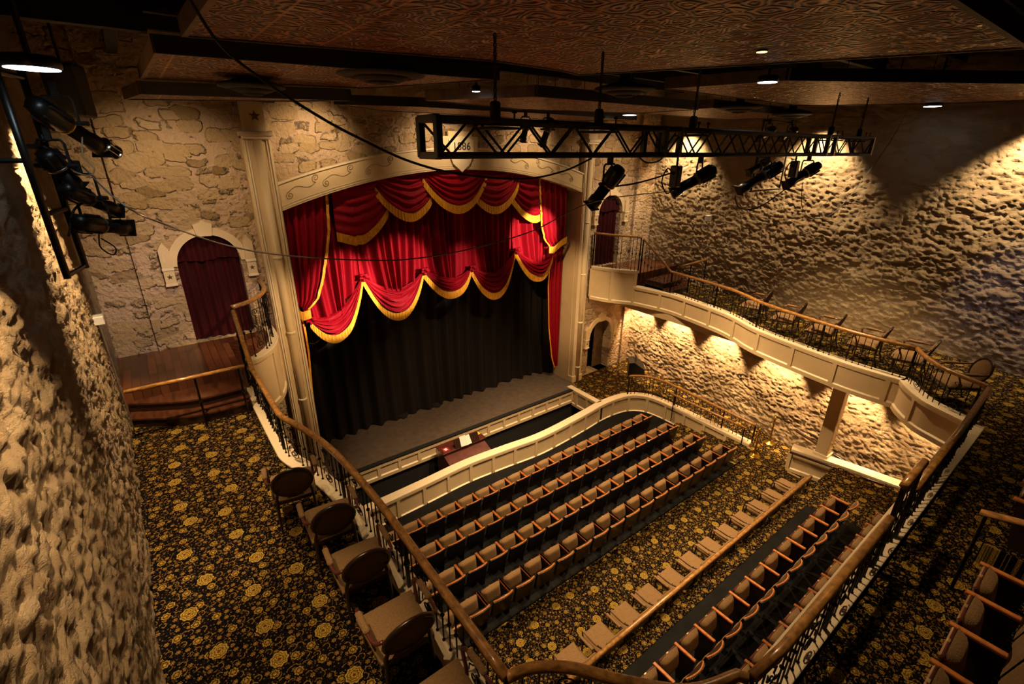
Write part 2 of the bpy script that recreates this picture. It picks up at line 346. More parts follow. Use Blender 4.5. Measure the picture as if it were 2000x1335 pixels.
def resample(path, step):
    path = [V(p) for p in path]; L = [0]
    for a, b in zip(path, path[1:]): L.append(L[-1] + (b - a).length)
    n = max(1, round(L[-1] / step)); out = []; j = 0
    for i in range(n + 1):
        t = L[-1] * i / n
        while j < len(L) - 2 and L[j + 1] < t: j += 1
        d = L[j + 1] - L[j]; out.append(path[j].lerp(path[j + 1], (t - L[j]) / d if d > 0 else 0))
    return out
def tag(o, label, cat, group=None, kind=None):
    if label: o['label'] = label
    if cat: o['category'] = cat
    if group: o['group'] = group
    if kind: o['kind'] = kind
    return o
def thing(name, label, cat, loc=(0, 0, 0), rz=0, group=None):
    o = bpy.data.objects.new(name, None); COL.objects.link(o); o.location = loc; o.rotation_euler = (0, 0, rz); o.empty_display_size = .1
    return tag(o, label, cat, group)
def part(name, me, parent=None, mat=None, smooth=False, loc=None, world=False, label=None, M=None):
    if isinstance(me, MB): me = me.mesh(name, mat, smooth)
    o = bpy.data.objects.new(name, me); COL.objects.link(o)
    if parent: o.parent = parent
    if world and parent: o.location = -V(parent.location)
    if loc is not None: o.location = V(o.location) + V(loc)
    if M is not None: o.matrix_local = M
    if label: o['label'] = label
    return o
def struct(name, me, mat, smooth=False, label=None):
    o = part(name, me, None, mat, smooth); o['kind'] = 'structure'
    if label: o['label'] = label
    return o
def dup(root, loc, rz, label, group=None, name=None):
    r = root.copy(); COL.objects.link(r); r.location = loc; r.rotation_euler = (0, 0, rz); r['label'] = label
    if group: r['group'] = group
    for ch in root.children:
        c = ch.copy(); COL.objects.link(c); c.parent = r
        for g in ch.children:
            d = g.copy(); COL.objects.link(d); d.parent = c
    return r
ORD = ['first', 'second', 'third', 'fourth', 'fifth', 'sixth', 'seventh', 'eighth', 'ninth', 'tenth', 'eleventh', 'twelfth', 'thirteenth', 'fourteenth', 'fifteenth', 'sixteenth', 'seventeenth', 'eighteenth', 'nineteenth', 'twentieth', 'twenty-first']
# ================================================================== THE HALL
# ---- stage wall with its openings
def zl(x): return 7.60 - .78 * ((x - 6.97) / 4.55) ** 2
def zu(x): return 8.12 - .74 * ((x - 6.97) / 4.55) ** 2
def arch(cx, r, zs): return lambda x: zs + math.sqrt(max(0, r * r - (x - cx) ** 2))
mb = MB(); T0, T1 = 11.6, 12.1; TOP = lambda x: 10.6; BOT = lambda x: -2.2
mb.wall(-1.6, .37, 1, BOT, TOP, T0, T1)
mb.wall(.37, 1.51, 1, BOT, lambda x: 4.2, T0, T1); mb.wall(.37, 1.51, 24, arch(.94, .57, 5.87), TOP, T0, T1)
mb.wall(1.51, 2.45, 1, BOT, TOP, T0, T1)
mb.wall(2.45, 11.5, 30, zl, TOP, T0, T1)
mb.wall(11.5, 12.44, 1, BOT, TOP, T0, T1)
mb.wall(12.44, 13.62, 1, BOT, lambda x: 0, T0, T1); mb.wall(12.44, 13.62, 24, arch(13.03, .59, 1.52), lambda x: 4.2, T0, T1)
mb.wall(12.44, 13.62, 24, arch(13.03, .59, 6.07), TOP, T0, T1)
mb.wall(13.62, 16.5, 1, BOT, TOP, T0, T1)
struct('wall_stage', mb, M['stoneflat'])
mb = MB(); mb.wall(-.30, -.24, 1, lambda x: 3.9, TOP, 11.53, 11.6); mb.wall(14.25, 14.33, 1, lambda x: -.3, TOP, 11.5, 11.6)
struct('trim_1', mb, M['stoneflat'])          # pilaster strips in the stone near both corners
# ---- rugged side walls: relief is real geometry
def rugged(name, y0, y1, z0, z1, xf, sgn, step, mat, amp, nx=4):
    ny = int((y1 - y0) / step); nz = int((z1 - z0) / step); mb = MB(); N = noise.noise
    def fn(u, v):
        y = y0 + (y1 - y0) * u; z = z0 + (z1 - z0) * v
        q = V((y * 1.3, z * 2.6, 3.1 * sgn)); a = N(q)
        q2 = V((y * 4.6, z * 12.5, 1.7 * sgn)); b_ = N(q2 + V((0, a * 1.5, 0)))
        q3 = V((y * 10, z * 21, 5.3)); c = N(q3)
        rd = 1 - 2 * abs(b_); dd = noise.voronoi(V((y * 2.6 + .25 * a, z * 6.2 + .3 * c, 2.2 * sgn)))[0]; h = .55 * a + .45 * rd * abs(rd) + .45 * (1 - 2 * abs(c)) + .9 * min(.5, (dd[1] - dd[0]) * 1.6) - .3
        return (xf(y) - sgn * amp * h, y, z)
    mb.grid(fn, ny, nz); o = struct(name, mb, mat, smooth=True); return o
rugged('wall_right', -2.6, 11.62, 3.2, 10.2, xwu, 1, .03, M['stonerough'], .052)
rugged('wall_right_lower', -.4, 11.62, -.6, 3.3, xwl, 1, .03, M['stonerough'], .046)
rugged('wall_left', -1.2, 11.62, 3.0, 10.2, lambda y: -.65 - .031 * y, -1, .027, M['stoneleft'], .050)
mb = MB(); mb.box(-1.6, 16.5, -6.2, -6.0, -2.2, 10.6); struct('wall_back', mb, M['frametimber'])
mb = MB(); mb.box(-1.5, -1.3, -6.2, 11.6, -2.2, 10.6); mb.box(16.2, 16.4, -6.2, 11.6, -2.2, 10.6); struct('wall_outer', mb, M['black'])
mb = MB(); mb.box(-1.6, 16.5, -6.2, 12.1, 10.2, 10.4); struct('ceiling', mb, M['black'])
mb = MB()
for y in (-1, .5, 2, 3.5, 5.0, 6.5, 8.0, 9.5, 10.8): mb.box(-1.3, 16.2, y - .06, y + .06, 9.85, 10.2)
struct('trim_2', mb, M['black'])     # dark roof joists
# ---- floors
def slab(name, poly, z0, z1, mat): mb = MB(); mb.prism(poly, z0, z1); return struct(name, mb, mat)
slab('floor', [(-1.3, -6), (16.2, -6), (16.2, 5.15), (-1.3, 5.15)], -.35, -.15, M['carpet'])
mb = MB(); mb.hull([(x, y, z) for x in (13.1, 16.2) for y, zt in ((5.14, -.15), (8.2, 0)) for z in (-1.9, zt)]); mb.box(13.1, 16.2, 8.2, 12.1, -1.9, 0)
par = crom([(-.9, 9.45, 0), (1, 9.45, 0), (3, 9.46, 0), (4.4, 9.51, 0), (5.7, 9.58, 0), (7, 9.50, 0), (8.35, 9.40, 0), (10.2, 9.55, 0), (11.1, 9.66, 0), (11.9, 9.66, 0), (12.5, 9.52, 0), (12.92, 9.15, 0), (13.08, 8.6, 0), (13.1, 7.9, 0), (13.08, 6.6, 0), (13.05, 5.32, 0)], 8)
mb.prism([(p.x, p.y) for p in par if p.x > 11.2 and p.y > 8.2] + [(13.1, 8.2), (13.12, 12.1), (11.3, 12.1)], -1.9, -.002); struct('floor_walkway', mb, M['carpet'])
rowz = [-.61, -.45, -.30, -.12]; rowy = [(7.75, 9.55), (6.85, 7.75), (5.95, 6.85), (5.12, 5.95)]
for i, (z, (a, b)) in enumerate(zip(rowz, rowy)):
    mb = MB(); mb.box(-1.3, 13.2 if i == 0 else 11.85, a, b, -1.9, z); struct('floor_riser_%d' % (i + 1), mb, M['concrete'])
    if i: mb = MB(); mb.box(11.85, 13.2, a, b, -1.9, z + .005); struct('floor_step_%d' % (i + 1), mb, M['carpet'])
mb = MB(); mb.box(-1.3, 11.3, 9.4, 11.0, -1.9, -1.7); struct('floor_pit', mb, M['pit'])
mb = MB(); mb.box(-1.3, 11.3, 11.0, 11.05, -1.7, -.5); mb.box(-1.3, 11.2, 9.56, 9.6, -1.7, -.05); struct('trim_3', mb, M['pit'])
# rear seating steps
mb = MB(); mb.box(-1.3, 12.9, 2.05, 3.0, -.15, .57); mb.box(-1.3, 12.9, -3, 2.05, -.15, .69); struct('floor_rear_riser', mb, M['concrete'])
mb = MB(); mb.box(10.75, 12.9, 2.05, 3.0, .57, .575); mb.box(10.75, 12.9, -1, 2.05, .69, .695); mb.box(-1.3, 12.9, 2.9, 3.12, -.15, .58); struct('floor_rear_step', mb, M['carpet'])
# stage
mb = MB(); mb.box(-1.2, 11.47, 11.07, 18, -.45, 0); mb.box(-1.2, 11.1, 11.03, 11.07, -.45, 0); struct('floor_stage', mb, M['stage'])
mb = MB(); mb.box(-1.3, 11.12, 10.93, 11.07, -.03, .012); struct('trim_4', mb, M['black'])
mb = MB(); mb.box(-1.2, 16, 17.5, 17.7, -1, 10); mb.box(1.2, 1.3, 12.1, 17.5, 0, 10); mb.box(12.35, 12.4, 12.1, 17.5, 0, 10); mb.box(1.2, 12.4, 12.1, 17.5, 9, 9.1); struct('wall_backstage', mb, M['black'])

# ---- panelled walls
def panelled(name, label, cat, path, z0, z1, npan, th=.2, cap=.03, side=1, mat='cream', capmat='creamcap', both=False, base=None, group=None, capw=.03):
    """wall standing along path; raised frames on its 'side' (+1: right of travel)"""
    p0 = path[0]; root = thing(name, label, cat, (p0[0], p0[1], z0), group=group)
    fz = (lambda i: 0)
    P = [V((p[0], p[1], 0)) for p in path]
    h = th / 2
    mb = MB(); mb.sweep(P, [(-h, z0), (h, z0), (h, z1 - cap), (-h, z1 - cap)]); part('body', mb, root, M[mat], world=True)
    e = capw; f0 = 0
    mb = MB(); mb.sweep(P, [(-h - e, z1 - cap), (h + e, z1 - cap), (h + e, z1 - .006), (h + e - .01, z1), (-h - e + .01, z1), (-h - e, z1 - .006)]); part('cap', mb, root, M[capmat], world=True)
    Q = resample(P, .08); n = len(Q) - 1
    for sd in ((side, -side) if both else (side,)):
        f0, f1 = sd * h, sd * (h + .032)
        def bar(a, b, za, zb):
            return MB().sweep(Q[a:b + 1], [(f0 - sd * .002, za), (f1, za), (f1, zb), (f0 - sd * .002, zb)])
        mb = bar(0, n, z1 - cap - .07, z1 - cap); mb2 = bar(0, n, z0, z0 + .09); mb.add(mb2.v, mb2.f)
        part('rail_board', mb, root, M[mat], world=True)
        for k in range(npan + 1):
            c = n * k / npan; i = min(n - 1, max(0, int(c))); a = max(0, i - 0); mb = MB()
            p = Q[i].lerp(Q[i + 1], min(1, c - i)); t = (Q[i + 1] - Q[i]).normalized()
            mb.sweep([p - t * .045, p + t * .045], [(f0 - sd * .002, z0 + .09), (f1, z0 + .09), (f1, z1 - cap - .07), (f0 - sd * .002, z1 - cap - .07)])
            part('stile', mb, root, M[mat], world=True)
        for k in range(npan):   # slim ogee moulding inside each panel, pale to paint in the ledge's highlight
            a = int(n * k / npan) + 1; b = max(a + 1, int(n * (k + 1) / npan)); mb = MB(); g0, g1 = sd * h, sd * (h + .01)
            g1 = sd * (h + .03); za = z0 + .09; mb.sweep(Q[a:b + 1], [(g0 - sd * .002, za), (g1, za), (g1, za + .006), (g0 - sd * .002, za + .034)])
            za = z1 - cap - .07; mb.sweep(Q[a:b + 1], [(g0 - sd * .002, za), (g1, za), (g0 - sd * .002, za - .02)])
            part('panel_moulding', mb, root, M['creamcap'], world=True)
    return root
panelled('parapet_wall', 'long curved cream panelled parapet wall between the orchestra pit and the front seats', 'wall', par, -.70, .02, 24, .2, .035, side=1)
panelled('stage_fascia', 'cream panelled fascia running below the front edge of the stage', 'panelling', [(-1.2, 10.99, 0), (11.1, 10.99, 0)], -.5, -.03, 20, .06, .02, side=1, capw=.0)
panelled('pit_end_wall', 'short cream panelled wall joining the stage corner to the curved parapet', 'wall', [(11.22, 11.25, 0), (11.22, 9.74, 0)], -.62, .02, 3, .16, .03, side=1)
# ---- proscenium
root = thing('proscenium_arch', 'cream arched proscenium header with scrollwork and keystone over the stage curtain', 'arch', (6.97, 11.5, 0))
mb = MB(); mb.wall(2.40, 11.56, 40, lambda x: zl(x) - .02, zu, 11.46, 11.6); part('header', mb, root, M['cream'], world=True)
mb = MB(); mb.wall(2.40, 11.56, 40, lambda x: zl(x) + .02, lambda x: zl(x) + .035, 11.45, 11.47); mb.wall(2.40, 11.56, 40, lambda x: zl(x) + .07, lambda x: zl(x) + .08, 11.45, 11.47)
mb.wall(2.40, 11.56, 40, lambda x: zu(x) - .04, zu, 11.43, 11.47); part('header_moulding', mb, root, M['creamcap'], world=True)
mb = MB(); mb.box(2.45, 2.475, 11.6, 12.5, 0, 6.84); mb.box(11.475, 11.5, 11.6, 12.5, 0, 6.84)
mb.wall(2.45, 11.5, 30, lambda x: zl(x) - .03, zl, 11.6, 12.0); struct('trim_6', mb, M['cream'])     # lining of the stage opening
def spiral(cx, cz, r0, turns, d=1, a0=0, n=26):
    return [V((cx + d * r0 * (1 - i / n * .85) * cos(a0 + turns * 2 * PI * i / n), 0, cz + r0 * (1 - i / n * .85) * sin(a0 + turns * 2 * PI * i / n))) for i in range(n + 1)]
M['groove'] = mk('bronze_brown_line', (.30, .20, .09), .6)  # bronze-brown colour of the header scrolls
for cx in (2.95, 3.75, 4.75, 8.9, 9.9, 10.7):
    sg = 1 if cx < 7 else -1; slope = (zl(cx + .2) - zl(cx - .2)) / .4
    mb = MB(); a = spiral(-.28 * sg, -.07, .085, 1.6, sg, PI / 2); b_ = spiral(.30 * sg, .10, .085, 1.6, -sg, -PI / 2)
    conn = [a[0].lerp(b_[0], t) + V((0, 0, .05 * sin(2 * PI * t))) for t in [i / 10 for i in range(1, 10)]]
    pts = a[::-1] + conn + b_
    pts = [V((p.x + cx, 11.455, p.z + p.x * slope + (zl(cx) + zu(cx)) / 2 + .02)) for p in pts]
    mb.tube(pts, .009, 5); part('scroll_ornament', mb, root, M['groove'], world=True)
mb = MB(); mb.xz([(6.45, 8.05), (6.45, 8.38), (6.62, 8.38), (6.62, 8.5), (7.32, 8.5), (7.32, 8.38), (7.5, 8.38), (7.5, 8.05), (7.9, 8.0), (7.9, 7.9), (6.05, 7.9), (6.05, 8.0)], 11.42, 11.5)
part('keystone_block', mb, root, M['cream'], world=True)
mb = MB(); mb.xz([(6.6, 8.3), (6.62, 7.95), (6.72, 7.72), (6.97, 7.52), (7.22, 7.72), (7.33, 7.95), (7.35, 8.3), (6.97, 8.4)], 11.37, 11.42); sh = part('shield', mb, root, M['creamcap'], world=True)
cu = bpy.data.curves.new('numerals', 'FONT'); cu.body = '1886'; cu.size = .26; cu.extrude = .006; cu.align_x = 'CENTER'; cu.space_character = 1.05
to = bpy.data.objects.new('numerals', cu); dg = bpy.context.evaluated_depsgraph_get(); COL.objects.link(to); dg.update()
me = bpy.data.meshes.new_from_object(to.evaluated_get(bpy.context.evaluated_depsgraph_get())); bpy.data.objects.remove(to); me.materials.clear(); me.materials.append(M['ink'])
o = part('numerals', me, root, world=False); o.matrix_local = Matrix.Translation(V((6.97, 11.362, 8.06)) - V(root.location)) @ Matrix.Rotation(PI / 2, 4, 'X')
def star(mb, cx, cz, r, y):
    pts = []
    for i in range(10):
        a = PI / 2 + i * PI / 5; rr = r if i % 2 == 0 else r * .4; pts.append((cx + rr * cos(a), cz + rr * sin(a)))
    vs = [(p[0], y, p[1]) for p in pts] + [(cx, y - .02, cz)]
    mb.add(vs, [(i, (i + 1) % 10, 10) for i in range(10)] + [tuple(range(10))[::-1]])
for side_, (xa, xb, xc) in (('left', (1.92, 2.46, 2.2)), ('right', (11.5, 11.95, 11.73))):
    root = thing('proscenium_column', 'tall cream %s column of the proscenium with fluted trim and star block on top' % ('left-hand' if side_ == 'left' else 'right-hand'), 'column', (xc, 11.45, 0))
    mb = MB(); mb.cbox(xa, xb, 11.42, 11.6, 0, 8.3, .01); part('pilaster', mb, root, M['cream'], world=True)
    mb = MB()
    for x in (xa + .03, xa + .075, xb - .05, xb - .10): mb.box(x, x + .022, 11.395, 11.43, 0, 8.3)
    part('vertical_moulding', mb, root, M['creamcap'], world=True)
    mb = MB(); mb.lathe([(.085, 0), (.085, 8.3)], (xc, 11.40, 0), 20); part('shaft', mb, root, M['cream'], True, world=True)
    mb = MB()
    for z in (.6, 2.35, 4.1, 5.85): mb.lathe([(.088, z - .03), (.1, z - .02), (.1, z + .02), (.088, z + .03)], (xc, 11.40, 0), 20)
    part('shaft_ring', mb, root, M['creamcap'], True, world=True)
    mb = MB(); mb.cbox(xa - .03, xb + .04, 11.24, 11.6, 8.3, 8.38, .01); mb.cbox(xa, xb, 11.3, 11.6, 8.24, 8.3, .01); part('capital', mb, root, M['creamcap'], world=True)
    mb = MB(); mb.cbox(xc - .2, xc + .2, 11.34, 11.6, 8.38, 9.0, .01); part('block', mb, root, M['cream'], world=True)
    mb = MB(); star(mb, xc + .02, 8.66, .11, 11.34); part('star', mb, root, M['starm'], world=True)
    mb = MB(); mb.cbox(xa - .03, xb + .03, 11.36, 11.6, 0, .25, .01); part('plinth', mb, root, M['cream'], world=True)
# ---- doorway surrounds and curtains
def surround(cx, r, zs, zf, label, stars=True):
    root = thing('doorway_surround', label, 'door surround', (cx, 11.55, zs))
    n = 24; R2 = r + .15; pts = [(cx + R2 * cos(PI * i / n), zs + R2 * sin(PI * i / n)) for i in range(n + 1)] + [(cx + r * cos(PI * i / n), zs + r * sin(PI * i / n)) for i in range(n, -1, -1)]
    mb = MB()
    for i in range(n): mb.xz([pts[i], pts[i + 1], pts[2 * n - i], pts[2 * n + 1 - i]], 11.53, 11.6)
    part('arch_ring', mb, root, M['cream'], world=True)
    mb = MB(); zt = zs + r; mb.xz([(cx - .13, zt - .02), (cx - .17, zt + .22), (cx - .06, zt + .25), (cx, zt + .3), (cx + .06, zt + .25), (cx + .17, zt + .22), (cx + .13, zt - .02)], 11.49, 11.6); part('keystone', mb, root, M['cream'], world=True)
    for s_ in (-1, 1):
        x = cx + s_ * (r + .17)
        mb = MB(); mb.xz([(x - .09, zs - .01), (x - .09, zs + .36), (x, zs + .5), (x + .09, zs + .36), (x + .09, zs - .01)], 11.47, 11.6); mb.xz([(x - .09, zs - .33), (x - .09, zs - .04), (x + .09, zs - .04), (x + .09, zs - .33)], 11.48, 11.6)
        b_ = part('side_bracket', mb, root, M['cream'], world=True)
        mb = MB(); mb.box(x - .1, x + .1, 11.46, 11.6, zs - .045, zs + .0); mb.box(x - .1, x + .1, 11.46, 11.6, zs - .36, zs - .32); mb.box(x - .03, x - .02, 11.465, 11.48, zs + .12, zs + .3); mb.box(x - .03, x + .03, 11.465, 11.48, zs + .29, zs + .3); part('bracket_moulding', mb, b_, M['creamcap'])
        if stars: mb = MB(); star(mb, x, zs - .18, .06, 11.48); part('star', mb, b_, M['starm'])
    return root
surround(.94, .57, 5.87, 4.2, 'cream arched surround with star brackets around the upper left curtained doorway')
surround(13.03, .59, 6.07, 4.2, 'cream arched surround with star brackets around the upper right curtained doorway')
surround(13.03, .59, 1.52, 0, 'cream arched surround around the lower right doorway under the balcony')
def door_curtain(x0, x1, z0, z1, y, label, valance=True):
    root = thing('doorway_curtain', label, 'curtain', ((x0 + x1) / 2, y, z0))
    k = random.random() * 6
    mb = MB(); mb.grid(lambda u, v: (x0 + (x1 - x0) * u, y + .04 * sin(u * 46 + k + .6 * sin(v * 3)) + .02 * sin(u * 17 + k), z0 + .02 * sin(u * 9) + (z1 - z0) * v), 90, 14)
    part('drape', mb, root, M['velvetdoor'], True, world=True)
    if valance:
        zc = z1 - (x1 - x0) / 2 - .05
        mb = MB(); mb.grid(lambda u, v: (x0 + (x1 - x0) * u, y - .09 + .035 * sin(u * 38 + k), zc + .02 * sin(u * 11) + (z1 + .1 - zc) * v), 80, 6); part('valance', mb, root, M['velvetdoor'], True, world=True)
door_curtain(.30, 1.58, 4.21, 6.6, 11.80, 'maroon velvet curtain with short valance filling the upper left arched doorway')
door_curtain(12.38, 13.7, 4.21, 6.8, 11.80, 'maroon velvet curtain filling the upper right arched doorway')
door_curtain(12.40, 12.75, .01, 2.2, 11.9, 'maroon velvet curtain drawn aside in the lower right doorway', False)
mb = MB(); mb.cbox(13.1, 13.6, 11.93, 11.98, 0.01, 1.9, .01); o = part('door_leaf', mb, None, M['frametimber']); o.name = 'door_1'; o['kind'] = 'structure'
mb = MB(); mb.box(-1.0, 1.9, 12.1, 12.15, 4, 7); mb.box(12.2, 14.2, 12.4, 12.45, -.2, 7); mb.box(-1, 1.9, 12.1, 13, 4.0, 4.2); struct('trim_5', mb, M['black'])

# ================================================================== CURTAINS
YC = 12.12
def swag_fringe(pts, root, h=.2, y=None):
    # hanging fringe below a lower edge
    P = resample(pts, .03); n = len(P) - 1
    mb = MB(); mb.grid(lambda u, v: (P[int(round(u * n))] + V((0, -.02 + .006 * sin(u * n * 2.1), -h * v))), n, 2)
    return part('fringe', mb, root, M['fringe'], False, world=True)
# black traveller
root = thing('stage_curtain', 'tall black velour curtain hanging in folds across the stage', 'curtain', (6.9, 12.95, 0))
mb = MB(); L_ = 11.2
def fb(u, v):
    x = 1.6 + L_ * u; ph = x * 13 + 1.8 * sin(x * 1.7) + .4 * sin(v * 4 + x)
    a = .10 * (1 - .45 * v); y = 12.98 - .5 * max(0, (3.6 - x)) * .35 + a * sin(ph) + .04 * sin(ph * .37) - (.12 * (1 - v) ** 6)
    if x > 10.6: y -= (x - 10.6) * .35
    return (x, y, .015 + .03 * abs(sin(x * 3.1)) * (v < .01) + 7.9 * v)
mb.grid(fb, 620, 26); part('drape', mb, root, M['blackvelvet'], True, world=True)
for x in (5.2, 6.4):
    mb = MB(); mb.grid(lambda u, v: (x + .35 * u, 12.86 - .16 * v * sin(PI * u) - .02 * sin(u * 20), .02 + .03 * sin(u * 9) ** 2 + .09 * (1 - v)), 16, 5)
    part('hem_puddle', mb, root, M['blackvelvet'], True, world=True)
# main crimson drape: five tied-up bays
GA = [(2.78, 4.12), (4.23, 4.99), (5.97, 4.91), (7.55, 4.78), (9.22, 5.11), (10.82, 4.79)]
LO = [3.70, 3.88, 4.22, 3.93, 4.22]
BAY = ['leftmost', 'left of centre', 'middle', 'right of centre', 'rightmost']
for i in range(5):
    (xa, za), (xb, zb) = GA[i], GA[i + 1]; lo = LO[i]; wd = xb - xa; cxx = (xa + xb) / 2
    root = thing('tied_up_drape', 'bright crimson tied-up drape with gold fringe, %s of the five' % BAY[i], 'curtain', (cxx, YC, lo), group='crimson tied-up drapes of the stage')
    kf = random.random() * 9
    def zg(u): return za + (zb - za) * u
    def low(u):
        s_ = 1 - abs(2 * u - 1) ** 2.1
        return zg(u) - s_ * (zg(.5) - lo)
    skew = .12 if i in (0,) else -.02
    # pleated upper part
    NF = wd * 4.6
    def fu(u, v):
        # folds gather towards the two knots at the bottom
        zt = 7.75; zb_ = zg(u) - (1 - abs(2 * u - 1) ** 1.6) * (zg(.5) - lo) * .72; z = zb_ + (zt - zb_) * v
        pinch = (1 - v) ** 3; uu = u + pinch * .10 * sin(2 * PI * u)
        x = xa - .05 + (wd + .10) * uu; d = .065 + .035 * sin(PI * u) + .03 * noise.noise(V((u * wd * 3, i * 7.7, 0)))
        y = YC - .22 * sin(PI * u) * (1 - v) ** 1.5 + d * (sin(2 * PI * NF * u + kf + .5 * sin(v * 5) + 2.6 * noise.noise(V((u * wd * 2.2, v * .8, i * 3.1)))) + .5 * sin(2 * PI * NF * .43 * u + kf)) + .03 * noise.noise(V((u * wd * 9, v * 2.5, i)))
        return (x, y, z)
    mb = MB(); mb.grid(fu, int(70 * wd), 30); part('pleated_cloth', mb, root, M['velvet'], True, world=True)
    # swagged lower part: folds run from knot to knot
    def fs(u, v):
        s_ = 1 - abs(2 * u - 1) ** 2.1; top = zg(u) + .02 - (1 - abs(2 * u - 1) ** 1.6) * (zg(.5) - lo) * .38; z = top + (low(u) - top) * v
        x = xa + wd * u; e = sin(PI * u) ** .8
        y = YC - .12 - .26 * e * (.55 + .45 * sin(PI * v * .9)) + .05 * e * sin(2 * PI * 4.2 * v + kf + 1.6 * sin(3 * u)) + .022 * sin(2 * PI * 9 * v + 6 * u) * e + .05 * e * noise.noise(V((u * 5, v * 9, i * 2.2)))
        return (x, y, z)
    mb = MB(); mb.grid(fs, 60, 44); part('swagged_hem', mb, root, M['velvet'], True, world=True)
    P = [V(fs(u / 40, 1)) for u in range(41)]; swag_fringe(P, root, .22)
    mb = MB(); r = .09
    for q in range(5): a = q * 2.4; mb.tube([V((xa + .03 * cos(a), YC - .16, za + .03 * sin(a))), V((xa + .10 * cos(a), YC - .26, za + .09 * sin(a) + .02)), V((xa + .02, YC - .2, za + .1 * sin(a)))], [.03, .045, .02], 8)
    part('knot', mb, root, M['velvet'], True, world=True)
# top swags
k_ = 1.043
def kp(x, z): return (x * k_, 8.12 + (z - 8.12) * k_)
SW = [((3.50, 6.30), (3.95, 6.17), (4.80, 6.78), .0), ((4.49, 7.26), (5.30, 6.62), (5.97, 7.02), .05), ((5.71, 7.45), (6.52, 6.74), (7.63, 7.46), .10), ((7.22, 7.02), (7.87, 6.62), (8.77, 7.36), .05), ((8.50, 6.88), (9.15, 6.30), (9.70, 6.36), .02)]
for i, (a, b, c, off) in enumerate(SW):
    (ax, az), (bx, bz), (cx, cz) = kp(*a), kp(*b), kp(*c); yb = YC - .33 - off
    root = thing('valance_swag', 'dark crimson valance swag with gold fringe, %s of five under the proscenium arch' % BAY[i], 'valance', ((ax + cx) / 2, yb, bz), group='valance swags under the arch')
    tm = (bx - ax) / (cx - ax)
    def lowc(u):   # quadratic through the three points
        q0, q1, q2 = az, bz, cz
        l0 = (u - tm) * (u - 1) / ((0 - tm) * (0 - 1)); l1 = u * (u - 1) / (tm * (tm - 1)); l2 = u * (u - tm) / (1 * (1 - tm))
        return q0 * l0 + q1 * l1 + q2 * l2
    if i == 0: lowc = (lambda A, B, Cc: (lambda u: A + (B - A) * min(1, u * 2.4) * 1.0 + (Cc - B) * max(0, (u - .3) / .7) ** 1.7 if u > .3 else A + (B - A) * u / .3))(az, bz, cz)
    def fw(u, v):
        zt = 7.85; zb_ = lowc(u); x = ax + (cx - ax) * u
        z = zt + (zb_ - zt) * v; e = sin(PI * u) ** .7
        y = yb - .16 * e * (.3 + .7 * v) + .034 * (.3 + e) * sin(2 * PI * 7 * v + .3 * i + 1.5 * noise.noise(V((u * 3, v * 3, i * 4.4)))) + .03 * noise.noise(V((u * 6, v * 14, i)))
        return (x, y, z)
    mb = MB(); mb.grid(fw, 44, 60); part('cloth', mb, root, M['velvet'], True, world=True)
    P = [V(fw(u / 40, 1)) for u in range(41)]; swag_fringe(P, root, .22)
# side drapes
def side_drape(label, edge, outer_x, bot, tail, flip):
    kk = .977; tr = lambda L: [(max(2.48, x * kk), 8.12 + (z - 8.12) * kk) for x, z in L]
    edge = tr(edge); bot = tr(bot); outer_x = min(11.12, max(2.48, outer_x)); bot = [(min(x, 11.12), z) for x, z in bot]
    root = thing('side_drape', label, 'curtain', (edge[0][0], 11.72, bot[0][1]))
    E_ = resample([V((x, 0, z)) for x, z in edge], .05); B_ = resample([V((x, 0, z)) for x, z in bot], .05)
    n = len(E_) - 1
    def f(u, v):   # u from outer edge to the inner fringe edge, v top->bottom along edge then tucked
        e = E_[min(n, int(round(v * n)))]
        zb = 0
        uu = u; x = outer_x + (e.x - outer_x) * uu
        bz = B_[min(len(B_) - 1, int(round((1 - u) * (len(B_) - 1))))].z
        z = 7.7 + ((bz if u < .999 else E_[-1].z) - 7.7) * v
        e2 = E_[-1]
        t = v
        # x follows the edge curve at this height
        xi = e.x
        for q in range(n):
            if E_[q].z >= z >= E_[q + 1].z: xi = E_[q].x + (E_[q + 1].x - E_[q].x) * (E_[q].z - z) / max(1e-6, E_[q].z - E_[q + 1].z); break
        x = outer_x + (xi - outer_x) * uu
        y = 11.72 + .05 * sin(uu * 34 + 2 * sin(v * 2)) + .03 * sin(v * 22) * max(0, v - .75) * 4
        return (x, y, z)
    mb = MB(); mb.grid(f, 80, 60); part('cloth', mb, root, M['velvet'], True, world=True)
    P = [V((p.x, 11.66, p.z)) for p in E_]; w_ = .05 * (1 if flip else -1)
    mb = MB(); mb.grid(lambda u, v: (P[int(round(u * n))] + V((w_ * v * 1.3, -.01 * sin(u * 80), 0))), n, 2); part('edge_fringe', mb, root, M['fringe'], world=True)
    P = [V((p.x, 11.67, p.z)) for p in B_]; swag_fringe(P, root, .22)
    # narrow tail going down beside the opening
    tn = resample([V((x, 0, z)) for x, z in tail], .1); m_ = len(tn) - 1
    mb = MB(); mb.grid(lambda u, v: ((outer_x + .30 * flip) + (tn[int(round(v * m_))].x - outer_x - .30 * flip) * u, 12.14 + .04 * sin(u * 22), tn[int(round(v * m_))].z), 40, m_); part('tail', mb, root, M['velvet'], True, world=True)
    mb = MB(); mb.grid(lambda u, v: (tn[int(round(v * m_))] + V((w_ * .9 * u, 12.1, 0))), 2, m_); part('tail_fringe', mb, root, M['fringe'], world=True)
